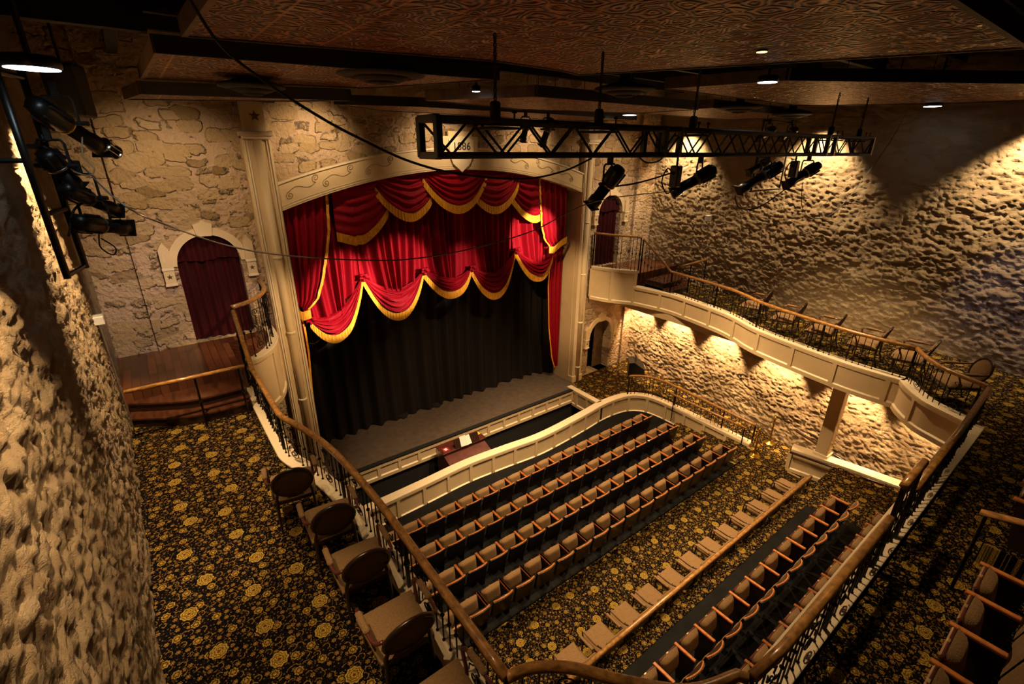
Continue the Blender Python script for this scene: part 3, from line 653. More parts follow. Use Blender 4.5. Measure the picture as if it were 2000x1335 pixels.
side_drape('dark crimson side drape with gold edge at the left end of the stage opening',
           [(3.62, 7.7), (3.62, 7.0), (3.56, 6.23), (3.45, 5.75), (3.26, 5.08), (3.07, 4.62), (2.83, 4.40)], 2.2, [(2.83, 4.40), (2.64, 4.36), (2.42, 4.46), (2.28, 4.56), (2.2, 4.6)],
           [(2.60, 4.6), (2.69, 3.90), (2.69, 3.21), (2.62, 2.2), (2.54, .05)], False)
side_drape('dark crimson side drape with gold edge at the right end of the stage opening',
           [(10.07, 7.7), (10.07, 7.22), (10.14, 6.45), (10.21, 5.81), (10.36, 5.34), (10.59, 5.10)], 11.46, [(10.59, 5.10), (10.8, 5.07), (11.0, 5.2), (11.2, 5.3), (11.46, 5.35)],
           [(10.85, 5.3), (10.79, 4.73), (10.75, 3.67), (10.85, 2.13), (11.05, .9), (11.2, .45)], True)
# ================================================================== BALCONIES
PL = crom([(.98, 10.0, 0), (.98, 9.5, 0), (.98, 8.4, 0), (.98, 7.2, 0), (1.0, 6.85, 0), (1.12, 6.45, 0), (1.25, 5.97, 0), (1.34, 5.4, 0), (1.40, 4.6, 0), (1.42, 3.8, 0), (1.42, 3.0, 0), (1.42, 1.9, 0)], 6)
PB = crom([(1.42, 1.9, 0), (1.62, 1.84, 0), (1.86, 1.66, 0), (2.12, 1.34, 0), (2.45, 1.02, 0), (2.9, .85, 0)], 6) + [V((4.5, .85, 0)), V((7, .85, 0)), V((10.72, .86, 0))]
PR = crom([(10.72, .86, 0), (10.92, 1.28, 0), (11.10, 1.60, 0), (11.5, 1.95, 0), (11.82, 2.14, 0)], 6)
PR2 = [V((11.82, 2.14, 0))] + crom([(11.80, 2.7, 0), (11.83, 3.3, 0), (12.02, 4.4, 0), (12.30, 5.5, 0), (12.66, 6.2, 0), (12.9, 6.85, 0), (13.12, 8.0, 0), (13.22, 8.8, 0), (13.1, 9.6, 0), (12.98, 10.15, 0)], 6)
FZ = 3.68
def deck(name, poly, z1=FZ, mat='carpet'): mb = MB(); mb.prism(poly, z1 - .12, z1); return struct(name, mb, M[mat])
deck('floor_balcony_left', [(p.x, p.y) for p in PL] + [(1.42, .86), (-1.1, .86), (-1.1, 11.6), (.98, 11.6)])
deck('floor_balcony_right', [(p.x, p.y) for p in PR] + [(p.x, p.y) for p in PR2[1:]] + [(12.98, 11.6), (15.8, 11.6), (15.0, .86)])
deck('floor_balcony_rear', [(p.x, p.y) for p in PB] + [(15.0, .86), (15.0, -6), (-1.1, -6), (-1.1, .86), (1.42, .86)])
for nm, pth in (('left', PL), ('rear', PB), ('right', PR + PR2[1:])):   # soffits
    pass
mb = MB(); mb.prism([(p.x, p.y) for p in PL] + [(1.42, .86), (-1.1, .86), (-1.1, 11.6), (.98, 11.6)], 3.12, 3.15); mb.prism([(p.x, p.y) for p in PR] + [(p.x, p.y) for p in PR2[1:]] + [(12.3, 11.6), (15.8, 11.6), (15.0, .86)], 3.12, 3.15)
mb.prism([(2.9, .86), (10.72, .86), (15, .86), (15, -3), (-1.1, -3), (-1.1, .86)], 3.12, 3.15); struct('ceiling_soffit', mb, M['cream'])
panelled('left_balcony_front', 'curved cream panelled front of the left side balcony', 'balcony front', PL, 3.12, 3.76, 9, .18, .03, side=-1)
panelled('rear_balcony_front', 'long cream panelled front of the rear balcony below the oak handrail', 'balcony front', PB, 3.12, 3.76, 10, .22, .03, side=-1)
panelled('right_balcony_front', 'cream panelled front of the right side balcony, stepping and curving above the lit stone wall', 'balcony front', (PR2[::-1] + PR[::-1][1:]), 3.12, 3.78, 10, .2, .03, side=1)
mb = MB(); mb.box(13.1, 13.35, 6.0, 11.2, 2.88, 3.12); struct('trim_7', mb, M['cream'])
# corner landings by the stage
ZP = 4.2
LL = crom([(.98, 9.70, 0), (1.25, 9.84, 0), (1.55, 10.25, 0), (1.72, 10.8, 0), (1.76, 11.5, 0)], 6)
LR = crom([(12.96, 10.12, 0), (12.75, 10.4, 0), (12.45, 10.9, 0), (12.27, 11.5, 0)], 6)
mb = MB(); mb.prism([(p.x, p.y) for p in LL] + [(1.76, 11.6), (-1.1, 11.6), (-1.1, 9.7)], FZ, ZP); struct('floor_landing_left', mb, M['boards'])
mb = MB(); mb.prism([(p.x, p.y) for p in LR] + [(12.27, 11.6), (15.6, 11.6), (15.6, 10.1)], FZ, ZP); struct('floor_landing_right', mb, M['boards'])
panelled('left_landing_front', 'rounded cream panelled front of the small landing beside the left column', 'balcony front', LL, 3.12, 4.32, 3, .12, .03, side=1)
panelled('right_landing_front', 'rounded cream panelled front of the small landing beside the right column', 'balcony front', LR, 3.12, 4.32, 2, .12, .03, side=-1)
# bowed wooden steps
def steps(label, xs0, xs1, mirror):
    root = thing('curved_steps', label, 'stairs', ((xs0 + xs1) / 2 if not mirror else 13.94 - (xs0 + xs1) / 2, 9.5, FZ))
    for j, (z, ya, ym, yb) in enumerate(((4.03, 9.66, 9.20, 9.18), (3.86, 9.40, 8.92, 8.86))):
        c = crom([(xs0, ya, 0), ((xs0 + xs1) / 2, ym, 0), (xs1, yb, 0)], 8)
        poly = [(p.x, p.y) for p in c] + [(xs1, 9.9), (xs0, 9.9)]
        if mirror: poly = [(14.04 - p[0], p[1]) for p in poly]
        mb = MB(); mb.prism(poly, FZ, z - .03); part('riser', mb, root, M['darkwood'], world=True)
        poly2 = [(p[0], p[1] - (.03 if i < len(c) else 0)) for i, p in enumerate(poly)]
        mb = MB(); mb.prism(poly2, z - .03, z); part('tread', mb, root, M['marblestep'], world=True)
steps('dark polished wooden curved steps up to the left landing', -.88, .86, False)
steps('dark polished wooden curved steps up to the right landing', -.9, .84, True)

# ---- railings
HR = [(a * .84, b * .95) for a, b in [(-.05, -.02), (-.045, .018), (-.03, .036), (0, .042), (.03, .036), (.045, .018), (.05, -.02), (.03, -.034), (-.03, -.034)]]
def bal_mesh():
    mb = MB(); mb.tube([(0, 0, 0), (0, 0, 1)], .0085, 6)
    mb.lathe([(.009, .47), (.02, .49), (.024, .505), (.02, .52), (.009, .54)], n=8); mb.lathe([(.017, 0), (.017, .02), (.009, .035)], n=6); return mb.mesh('baluster', M['iron'])
def post_mesh():
    mb = MB(); mb.cbox(-.019, .019, -.019, .019, 0, 1, .003); mb.lathe([(.02, .45), (.034, .48), (.038, .5), (.034, .52), (.02, .55)], n=8); return mb.mesh('newel_post', M['iron'])
def scroll_mesh():
    mb = MB()
    def sp(cx, cz, r0, turns, d, a0, n=18): return [(p.x, 0, p.z) for p in spiral(cx, cz, r0, turns, d, a0, n)]
    r = .0075
    mb.tube(sp(.0, .17, .105, 1.7, 1, PI / 2), r, 5); mb.tube(sp(.02, .80, .075, 1.5, -1, -PI / 2), r, 5)
    mb.tube(sp(-.055, .56, .05, 1.3, 1, 0), r, 5); mb.tube(sp(.065, .47, .045, 1.3, -1, PI), r, 5)
    mb.tube([(.0, 0, .275), (-.05, 0, .36), (.05, 0, .5), (.0, 0, .62), (.02, 0, .725)], r, 5); mb.tube([(.1, 0, .2), (.09, 0, .33), (.03, 0, .4)], r, 5); mb.tube([(-.1, 0, .7), (-.09, 0, .6), (-.02, 0, .5)], r, 5)
    return mb.mesh('scroll_panel', M['iron'])
BAL, POST, SCR = bal_mesh(), post_mesh(), scroll_mesh()
def railing(label, pts, step=.115, every=7, posts=14, sec=HR, name='railing', group=None, hand='oak'):
    """pts: (x, y, z_base, z_top)"""
    p0 = pts[0]; root = thing(name, label, 'railing', (p0[0], p0[1], p0[2]), group=group)
    top = [V((p[0], p[1], p[3])) for p in pts]; mb = MB(); mb.sweep(top, sec); part('handrail', mb, root, M[hand], True, world=True)
    b4 = [V((p[0], p[1], p[2])) for p in pts]; L = [0]
    for a, b in zip(b4, b4[1:]): L.append(L[-1] + (V((b.x, b.y, 0)) - V((a.x, a.y, 0))).length)
    n = max(1, round(L[-1] / step)); j = 0; loc = []
    for i in range(n + 1):
        t = L[-1] * i / n
        while j < len(L) - 2 and L[j + 1] < t: j += 1
        k = (t - L[j]) / max(1e-6, L[j + 1] - L[j]); pb = b4[j].lerp(b4[j + 1], k); zt = pts[j][3] + (pts[j + 1][3] - pts[j][3]) * k
        d = (b4[j + 1] - b4[j]); loc.append((pb, zt - .03, math.atan2(d.y, d.x)))
    cnt = 0
    for i, (pb, zt, an) in enumerate(loc):
        h = zt - pb.z
        if i % posts == 0 or i == n: me, nm = POST, 'newel_post'
        elif i % every in (3, 4) and every < 90:
            if i % every == 3 and i + 1 <= n:
                o = part('scroll_panel', SCR, root); q = (loc[i][0] + loc[i + 1][0]) / 2
                o.location = q - V(root.location); o.scale = (.98 * step / .11, 1, h); o.rotation_euler = (0, 0, an)
            continue
        else: me, nm = BAL, 'baluster'
        cnt += 1
        o = part(nm, me, root); o.location = pb - V(root.location); o.scale = (1, 1, h); o.rotation_euler = (0, 0, an)
    return root
def P4(path, zb, zt): return [(p.x, p.y, zb, zt) for p in path]
RT = 4.46
# left: from the rear corner to the steps, then rising to the landing corner
lp = [p for p in PL if p.y < 8.75][::-1]
railing('oak handrail on black iron scroll balusters along the left balcony front, beside the oval chairs', P4(lp, 3.76, RT) + [(.97, 8.8, 3.76, RT), (.96, 9.62, 3.9, 5.33)], .125)
railing('short curved oak and iron railing on the rounded landing beside the left column', P4([V((.96, 9.66, 0))] + LL[2:], 4.32, 5.40), .13, 5)
railing('curved oak railing in the near rear corner, bowing out at the bottom of the photo', P4([p for p in PB if p.x < 2.85], 3.76, RT) + [(2.86, .81, 3.76, RT)], .13)
railing('long straight oak railing along the rear balcony front, nearest the dark seats', [(2.9, .80, 3.76, RT), (3.3, .77, 3.76, RT), (5.72, .77, 3.76, RT)], .115, 7)
railing('short raised piece of oak railing at the aisle of the rear balcony', [(5.78, .77, 3.76, 4.86), (6.45, .77, 3.76, 4.88)], .11, 7)
railing('far length of the rear balcony railing running on to the right balcony corner', [(6.5, .77, 3.76, RT), (8.5, .79, 3.76, RT), (10.66, .86, 3.76, RT)], .12, 7)
railing('oak and iron railing curving from the rear balcony corner into the right balcony', P4(PR, 3.76, RT), .12, 7)
rp = [p for p in PR2 if p.y < 8.9]
railing('long oak and iron railing along the right balcony front, beside the row of dark chairs', P4(rp, 3.78, RT) + [(13.2, 8.95, 3.78, RT + .02), (13.0, 10.0, 4.0, 5.38)], .125)
railing('oak and iron railing with scrolls on the landing beside the right column', P4([V((12.98, 10.08, 0))] + LR[1:], 4.32, 5.44), .12, 5)
# walkway railings on the parapet
wp = [p for p in par if p.x > 12.4 and p.y <= 9.56]
railing('black iron railing with slim brown rail on the curved parapet beside the right walkway', [(p.x + .02, p.y, .02, .72 - .10 * max(0, 8.5 - p.y) / 3.2) for p in wp], .125, 5)
def handrail(label, pts, posts, base, r=.026, mat='oak', cat='handrail'):
    root = thing('stair_handrail', label, cat, pts[0]); mb = MB(); mb.sweep([V(p) for p in pts], [(a * .8, b * .8) for a, b in HR]); part('rail', mb, root, M[mat], True, world=True)
    for (x, y, zb, zt) in posts:
        mb = MB(); mb.tube([(x, y, zb), (x, y, zt)], .017, 8); mb.lathe([(.018, zb + (zt - zb) * .46), (.034, zb + (zt - zb) * .5), (.018, zb + (zt - zb) * .54)], (x, y, 0), 8); part('post', mb, root, M['iron'], world=True)
    return root
handrail('wooden handrail on thin black posts in front of the left curved steps', [(-.80, 8.78, 4.60), (0, 8.76, 4.60), (.86, 8.76, 4.60)], [(.12, 8.76, FZ, 4.58), (.76, 8.76, FZ, 4.58)], FZ)
handrail('wooden handrail on black posts in front of the right curved steps', [(13.35, 8.72, 4.66), (14.9, 8.76, 4.70)], [(13.95, 8.74, FZ, 4.66), (14.85, 8.76, FZ, 4.68)], FZ)
handrail('lower sloping brown handrail of the steps beside the right walkway', [(12.85, 8.1, .55), (12.86, 7.4, .52), (12.9, 6.6, .50), (12.92, 5.5, .48)], [(12.86, 7.95, -.45, .53), (12.92, 5.55, -.12, .47)], 0)
# rail behind the rail-side seats
root = thing('crossing_rail', 'straight oak rail on black posts crossing behind the row of aisle chairs', 'railing', (7.5, 3.23, -.15))
mb = MB(); mb.sweep([V((2.2, 3.22, .77)), V((11.62, 3.22, .77))], HR); part('handrail', mb, root, M['oak'], True, world=True)
for x in [2.6 + 1.12 * i for i in range(9)]: mb = MB(); mb.tube([(x, 3.22, -.15), (x, 3.22, .75)], .018, 8); part('post', mb, root, M['iron'], world=True)
mb = MB(); mb.box(2.2, 11.5, 3.13, 3.18, -.15, .58); part('kick_board', mb, root, M['carpet'], world=True)

# ================================================================== RIGHT SIDE, LOWER LEVEL
root = panelled('stairwell_wall', 'low cream panelled wall with pale ledge around the stairwell under the right balcony', 'wall', [(12.95, 4.2, 0), (13.25, 2.9, 0), (13.55, 1.3, 0)], -.15, .56, 3, .26, .04, side=1)
handrail('dark wooden handrail along the panelled stairwell wall', [(12.70, 4.15, .5), (13.02, 2.7, .5), (13.32, 1.35, .5)], [], 0, mat='darkwood')
handrail('thin dark handrail on the stone wall above the stairwell', [(14.0, 4.55, .46), (13.88, 3.4, .3), (13.75, 2.0, .1)], [], 0, mat='darkwood')
mb = MB(); mb.box(13.5, 14.3, 1.2, 4.0, -.145, -.13); struct('floor_stairwell', mb, M['black'])
root = thing('square_column', 'cream square column standing on the stairwell wall under the right balcony', 'column', (13.2, 3.55, .56))
mb = MB(); mb.cbox(13.06, 13.36, 3.4, 3.7, .56, 3.12, .012); part('shaft', mb, root, M['cream'], world=True)
mb = MB(); mb.cbox(13.03, 13.39, 3.37, 3.73, .56, .64, .01); part('base', mb, root, M['creamcap'], world=True)
for (x, y, z, lb) in ((12.5, 5.98, -.15, 'polished brass stanchion post standing at the end of the sloping parapet'), (14.05, 5.2, -.12, 'polished brass stanchion post standing next to the lit stone wall')):
    root = thing('stanchion', lb, 'stanchion', (x, y, z if y < 5.5 else -.12), group='brass stanchions')
    if y < 5.5: root.location = (13.75, 5.1, -.14)
    if y > 5.5: root.location = (12.75, 5.05, -.15)
    mb = MB(); mb.lathe([(.17, 0), (.17, .012), (.14, .03), (.04, .045), (.028, .07)], n=28); part('base', mb, root, M['brass'], True)
    mb = MB(); mb.lathe([(.026, .05), (.026, .84), (.034, .845), (.034, .89), (.02, .92)], n=16); part('pole', mb, root, M['brass'], True)
root = thing('floor_monitor', 'black wedge loudspeaker with a wire hoop on top standing by the lower right wall', 'loudspeaker', (14.1, 10.55, 0), .75)
mb = MB(); mb.hull([(x, y, z) for x in (-.33, .33) for y, z in ((-.3, 0), (.3, 0), (.3, .52), (.1, .56), (-.3, .30))]); part('cabinet', mb, root, M['blackgloss'])
mb = MB(); mb.add([(-.28, -.31, .04), (.28, -.31, .04), (.28, -.31, .27), (-.28, -.31, .27)], [(0, 1, 2, 3)]); part('grille', mb, root, M['black'])
mb = MB(); mb.tube([(.2 * cos(a), .05, .74 + .2 * sin(a)) for a in [2 * PI * i / 28 for i in range(29)]], .008, 6); part('wire_hoop', mb, root, M['iron'])
mb = MB(); mb.box(-.05, .06, -.312, -.31, .3, .33); part('badge', mb, root, M['whitebox'])

# ================================================================== PIT
root = thing('upright_piano', 'small brown upright piano standing in the dark orchestra pit', 'piano', (6.1, 10.2, -1.7))
mb = MB(); mb.cbox(5.42, 6.82, 10.30, 10.72, -1.7, -.02, .015); part('case', mb, root, M['mahogany'], world=True)
mb = MB(); mb.cbox(5.38, 6.86, 10.26, 10.75, -.02, .02, .012); part('lid', mb, root, M['mahogany'], world=True)
mb = MB(); mb.hull([(x, y, z) for x in (5.42, 6.82) for y, z in ((10.3, -.1), (9.86, -.28), (9.86, -.36), (10.3, -.4))]); part('fallboard', mb, root, M['mahogany'], world=True)
for x in (5.42, 6.76): mb = MB(); mb.cbox(x, x + .06, 9.86, 9.93, -1.7, -.36, .006); part('leg', mb, root, M['mahogany'], world=True)
mb = MB(); mb.add([(5.8, 10.26, .02), (6.62, 10.26, .02), (6.62, 10.38, .24), (5.8, 10.38, .24), (5.8, 10.29, .02), (6.62, 10.29, .02), (6.62, 10.41, .24), (5.8, 10.41, .24)], [(0, 1, 2, 3), (7, 6, 5, 4), (0, 4, 5, 1), (3, 2, 6, 7), (0, 3, 7, 4), (1, 5, 6, 2)]); part('music_desk', mb, root, M['darkwood'], world=True)
def flat(name, label, cat, c, sx, sy, rot, mat, th=.006, tilt=0, group=None):
    o = thing(name, label, cat, c, rot, group); mb = MB(); mb.cbox(-sx / 2, sx / 2, -sy / 2, sy / 2, 0, th, .001, Matrix.Rotation(tilt, 3, 'X')); me = mb.mesh(name, M[mat]); bpy.data.objects.remove(o)
    o = bpy.data.objects.new(name, me); COL.objects.link(o); o.location = c; o.rotation_euler = (0, 0, rot); return tag(o, label, cat, group)
flat('sheet_music', 'white sheet of music leaning on the piano music desk', 'paper', (6.08, 10.31, .17), .2, .30, -.1, 'paper', .003, 1.05)
flat('sheet_music', 'second white music page overlapping the first on the piano', 'paper', (6.24, 10.30, .16), .17, .28, .12, 'paper', .003, 1.05)
flat('clipboard', 'yellow clipboard lying on the right end of the piano lid', 'clipboard', (6.74, 10.60, .021), .17, .16, .2, 'yellow', .008)
flat('booklet', 'red booklet with pale cover picture on the left end of the piano lid', 'booklet', (5.55, 10.42, .021), .2, .2, -.1, 'redcard', .008)
flat('note_card', 'small white card on top of the red booklet', 'paper', (5.55, 10.42, .030), .1, .1, .3, 'paper', .002)
flat('songbook', 'white and gold paper lying on the piano lid behind the music desk', 'paper', (6.25, 10.60, .021), .3, .14, .1, 'paper', .01)
root = thing('drum_cymbal', 'small shiny metal cymbal on a stand in the pit by the parapet', 'cymbal', (5.15, 10.3, -1.7))
mb = MB(); mb.tube([(0, 0, 0), (0, 0, 1.0)], .012, 8); part('stand', mb, root, M['steel'])
mb = MB(); mb.lathe([(.002, 1.0), (.1, 1.01), (.11, 1.015), (.03, 1.04), (.002, 1.05)], n=20); part('plate', mb, root, M['chrome'], True)
root = thing('music_stand', 'thin white metal stand with dark cables in the pit right of the piano', 'stand', (7.8, 10.15, -1.7))
mb = MB(); mb.tube([(0, 0, 0), (0, 0, 1.15)], .012, 8); part('pole', mb, root, M['whitebox'])
mb = MB(); mb.tube([(0, 0, 1.15), (.06, 0, 1.19), (.12, 0, 1.15), (.12, 0, 1.05)], .012, 8); part('hook', mb, root, M['whitebox'])
mb = MB(); mb.tube([(.12, 0, 1.05), (.08, .03, .95), (.13, .02, .9), (.05, .05, .8)], .015, 6); part('cable_bundle', mb, root, M['black'])
root = thing('equipment_case', 'dark equipment case with metal clasps lying in the orchestra pit', 'case', (4.6, 10.35, -1.7), .2)
mb = MB(); mb.cbox(-.35, .35, -.2, .2, 0, .55, .03); part('body', mb, root, M['blackgloss'])
for x in (-.2, .2): mb = MB(); mb.cbox(x - .03, x + .03, -.21, -.2, .35, .42, .002); part('clasp', mb, root, M['chrome'])

# ================================================================== THEATRE SEATS
def make_seat(label, group, end=False):
    t = thing('theatre_seat', label, 'theatre seat', (0, 0, 0), group=group); hw = .2535
    # y=0 at the front tip of the armrest, seat faces +y
    mb = MB(); mb.cbox(-hw - .027, -hw + .027, -.36, 0, .585, .62, .008); part('armrest', mb, t, M['armwood'])
    mb = MB(); mb.hull([(x, y, z) for x in (-hw - .018, -hw + .018) for y, z in ((-.03, .585), (-.36, .585), (-.30, 0), (-.12, 0))]); part('standard', mb, t, M['darkwood'])
    # tipped-up seat: pan in front, cushion behind
    Rx = Matrix.Translation((0, -.20, .36)) @ Matrix.Rotation(-.16, 4, 'X')
    mb = MB(); mb.cbox(-.20, .20, .085, .125, 0, .31, .015, Rx); pan = part('seat_pan', mb, t, M['mahogany'])
    mb = MB()
    def cush(u, v):
        a = 2 * u - 1; x = .205 * a; z = .33 * v; e = (1 - a ** 4) * (1 - (2 * v - 1) ** 6)
        return Rx @ V((x, .085 - .085 * max(0, e) ** .5 - .0, z * (1 - .06 * a * a)))
    mb.grid(cush, 10, 10); mb.grid(lambda u, v: Rx @ V((.205 * (1 - 2 * u), .088, .33 * v * (1 - .06 * (1 - 2 * u) ** 2))), 10, 1); part('seat_cushion', mb, t, M['fabric'], True)
    mb = MB(); mb.cbox(-.022, .022, .095, .115, .308, .316, .002, Rx); part('number_plate', mb, pan, M['plate'])
    # back
    Rb = Matrix.Translation((0, -.37, .34)) @ Matrix.Rotation(.20, 4, 'X')
    def top(a): return .52 - .055 * a * a
    def shell(y0, y1, k):
        mb = MB(); n = 10; pts = []
        for i in range(n + 1): a = -1 + 2 * i / n; pts.append((.218 * a * k, top(a) * (k if k < 1 else 1)))
        poly = [(-.19 * k, -.02)] + pts + [(.19 * k, -.02)]
        mb.xz(poly, y0, y1); mb.v = [tuple(Rb @ V((x, y - .05 * (1 - (x / .23) ** 2), z))) for x, y, z in mb.v]; return mb
    bk = part('back_shell', shell(-.035, 0, 1), t, M['darkwood'])
    def pad(u, v):
        a = 2 * u - 1; e = max(0, (1 - a ** 4) * (1 - (2 * v - 1) ** 6)) ** .5
        return Rb @ V((.215 * a, -.05 * (1 - a * a) + .002 + .045 * e, .02 + (top(a) - .035) * v))
    mb = MB(); mb.grid(pad, 10, 10); part('back_cushion', mb, t, M['fabric'], True)
    mb = MB(); pts = []
    for i in range(11): a = -1 + 2 * i / 10; pts.append(Rb @ V((.207 * a, -.02 - .05 * (1 - a * a), top(a) + .004)))
    mb.tube(pts, .013, 6); rim = part('top_rim', mb, t, M['armwood'])
    mb = MB()
    for i in range(15): a = -.9 + 1.8 * i / 14; p = Rb @ V((.222 * a, -.04 - .05 * (1 - a * a), top(a) - .006)); mb.cbox(p.x - .004, p.x + .004, p.y - .004, p.y + .004, p.z - .004, p.z + .004, .001)
    part('nail_heads', mb, rim, M['plate'])['kind'] = 'stuff'
    return t
PITCH = .507
seat0 = make_seat('x', 'x'); used = [False]
def put_seat(x, y, z, label, group):
    if not used[0]:
        used[0] = True; seat0.location = (x, y, z); seat0['label'] = label; seat0['group'] = group; return seat0
    return dup(seat0, (x, y, z), 0, label, group)
def end_arm(root):
    a = [c for c in root.children if c.name.startswith('armrest')][0]; b = [c for c in root.children if c.name.startswith('standard')][0]
    for s_ in (a, b): c = s_.copy(); COL.objects.link(c); c.parent = root; c.location = (PITCH, 0, 0)
ROWN = ['front row by the parapet', 'second row from the stage', 'third row from the stage', 'fourth row beside the aisle']
for r, (x_end, y, n) in enumerate(((11.75, 8.40, 20), (11.70, 7.42, 20), (11.62, 6.47, 19), (11.55, 5.53, 19))):
    for k in range(n):
        rt_ = put_seat(x_end - PITCH / 2 - k * PITCH, y, rowz[r], 'tip-up theatre seat, %s from the right in the %s' % (ORD[k], ROWN[r]), 'theatre seats in the ' + ROWN[r])
        if k == 0: end_arm(rt_)
for r, (x_end, y, z, n, nm) in enumerate(((10.62, 2.49, .57, 15, 'row behind the crossing rail'), (10.62, 1.68, .69, 15, 'last row below the balcony'))):
    for k in range(n):
        rt_ = put_seat(x_end - PITCH / 2 - k * PITCH, y, z, 'tip-up theatre seat, %s from the right in the %s' % (ORD[k], nm), 'theatre seats in the ' + nm)
        if k == 0: end_arm(rt_)
slab('floor_rear_balcony_step', [(-1.1, .10), (5.75, .10), (5.75, -5), (-1.1, -5)], FZ, 3.95, M['carpet'])
slab('floor_rear_balcony_step_2', [(6.9, .10), (14.6, .10), (14.6, -5), (6.9, -5)], FZ, 3.95, M['carpet'])
for bi, (x_end, n, nm) in enumerate(((5.55, 7, 'left block of the rear balcony'), (9.6, 5, 'far block of the rear balcony'))):
    for k in range(n):
        rt_ = put_seat(x_end - PITCH / 2 - k * PITCH, .04, 3.95, 'dark theatre seat, %s from the right end of the %s' % (ORD[k], nm), 'theatre seats in the ' + nm)
        if k == 0: end_arm(rt_)
handrail('short wooden handrail in the aisle between the two rear balcony seat blocks', [(6.2, .2, 4.7), (6.2, -1.4, 5.1)], [(6.2, .15, FZ, 4.7)], FZ)

# ================================================================== OVAL-BACKED ARMCHAIRS
def make_chair(label, group):
    t = thing('oval_armchair', label, 'armchair', group=group)      # origin: floor centre, faces +y
    def pad(sx, y0, y1, z, h):
        mb = MB(); mb.grid(lambda u, v: ((2 * u - 1) * sx * (1 - .1 * (1 - v)), y0 + (y1 - y0) * v, z + h * max(0, (1 - (2 * u - 1) ** 6) * (1 - (2 * v - 1) ** 6)) ** .5), 12, 12)
        mb.prism([(-sx * .9, y0), (sx * .9, y0), (sx, y1), (-sx, y1)], z - .03, z + .001); return mb
    part('seat_cushion', pad(.275, -.25, .29, .42, .07), t, M['fabric'], True)
    mb = MB(); mb.prism([(-.245, -.255), (.245, -.255), (.27, .285), (-.27, .285)], .36, .40); part('seat_frame', mb, t, M['darkwood'])
    Rb = Matrix.Translation((0, -.31, .675)) @ Matrix.Rotation(.30, 4, 'X')
    mb = MB(); ring = [Rb @ V((.222 * cos(a), 0, .235 * sin(a))) for a in [2 * PI * i / 32 for i in range(33)]]; mb.tube(ring, .021, 8, False); part('oval_frame', mb, t, M['darkwood'], True)
    def disc(y, b): return lambda u, v: Rb @ V((.21 * v * cos(2 * PI * u), y + b * (1 - v * v) ** .6 if v < 1 else y, .222 * v * sin(2 * PI * u)))
    mb = MB(); mb.grid(disc(.0, .045), 32, 6); part('back_cushion', mb, t, M['fabric'], True)
    mb = MB(); mb.grid(disc(-.01, -.012), 32, 4); part('back_panel', mb, t, M['fabric_dark'], True)
    for s_ in (-1, 1):
        mb = MB(); mb.tube([(s_ * .23, .22, .40), (s_ * .235, .235, .2), (s_ * .225, .24, 0)], [.022, .017, .012], 8); part('front_leg', mb, t, M['darkwood'], True)
        mb = MB(); mb.tube([(s_ * .17, -.30, .62), (s_ * .205, -.25, .45), (s_ * .215, -.27, .2), (s_ * .21, -.34, 0)], [.015, .02, .017, .012], 8); part('rear_leg', mb, t, M['darkwood'], True)
        mb = MB(); mb.tube([V(p) for p in crom([(s_ * .215, -.29, .72), (s_ * .275, -.24, .69), (s_ * .29, -.05, .67), (s_ * .285, .14, .665), (s_ * .27, .19, .63), (s_ * .262, .13, .5), (s_ * .262, .12, .40)], 4)], .017, 8); a = part('arm', mb, t, M['mahogany'], True)
        mb = MB(); mb.cbox(s_ * .288 - .028, s_ * .288 + .028, -.12, .12, .675, .71, .012); part('arm_pad', mb, a, M['fabric'])
    return t
ch0 = make_chair('x', 'x')
LC = [(.80, 5.66, -.14), (.98, 4.74, -.10), (1.02, 3.92, -.06), (1.03, 3.04, -.02), (1.05, 2.18, .0)]
LN = ['farthest of the five, near the bend of the rail', 'second farthest of the five', 'middle one of the five', 'second nearest, seat fully visible', 'nearest one, cut by the bottom edge']
ch0.location = (LC[0][0], LC[0][1], FZ); ch0.rotation_euler = (0, 0, LC[0][2])
ch0['label'] = 'oval-backed armchair on the left balcony, ' + LN[0]; ch0['group'] = 'oval armchairs on the left balcony'
for (x, y, a), nm in list(zip(LC, LN))[1:]: dup(ch0, (x, y, FZ), a, 'oval-backed armchair on the left balcony, ' + nm, 'oval armchairs on the left balcony')
RC = [(13.12, 6.1, .12), (12.72, 5.05, .12), (12.55, 4.1, .1), (12.42, 3.15, .08), (12.3, 2.3, .12)]
RN = ['nearest the steps by the stage', 'second from the steps', 'middle of the row', 'fourth from the steps', 'fifth, by the corner of the rail']
for (x, y, a), nm in zip(RC, RN): dup(ch0, (x, y, FZ), a, 'dark oval-backed armchair behind the right balcony rail, ' + nm, 'oval armchairs on the right balcony')
dup(ch0, (11.62, 1.38, FZ), .75, 'oval-backed armchair turned sideways at the right rear corner of the balcony', 'oval armchairs on the right balcony')
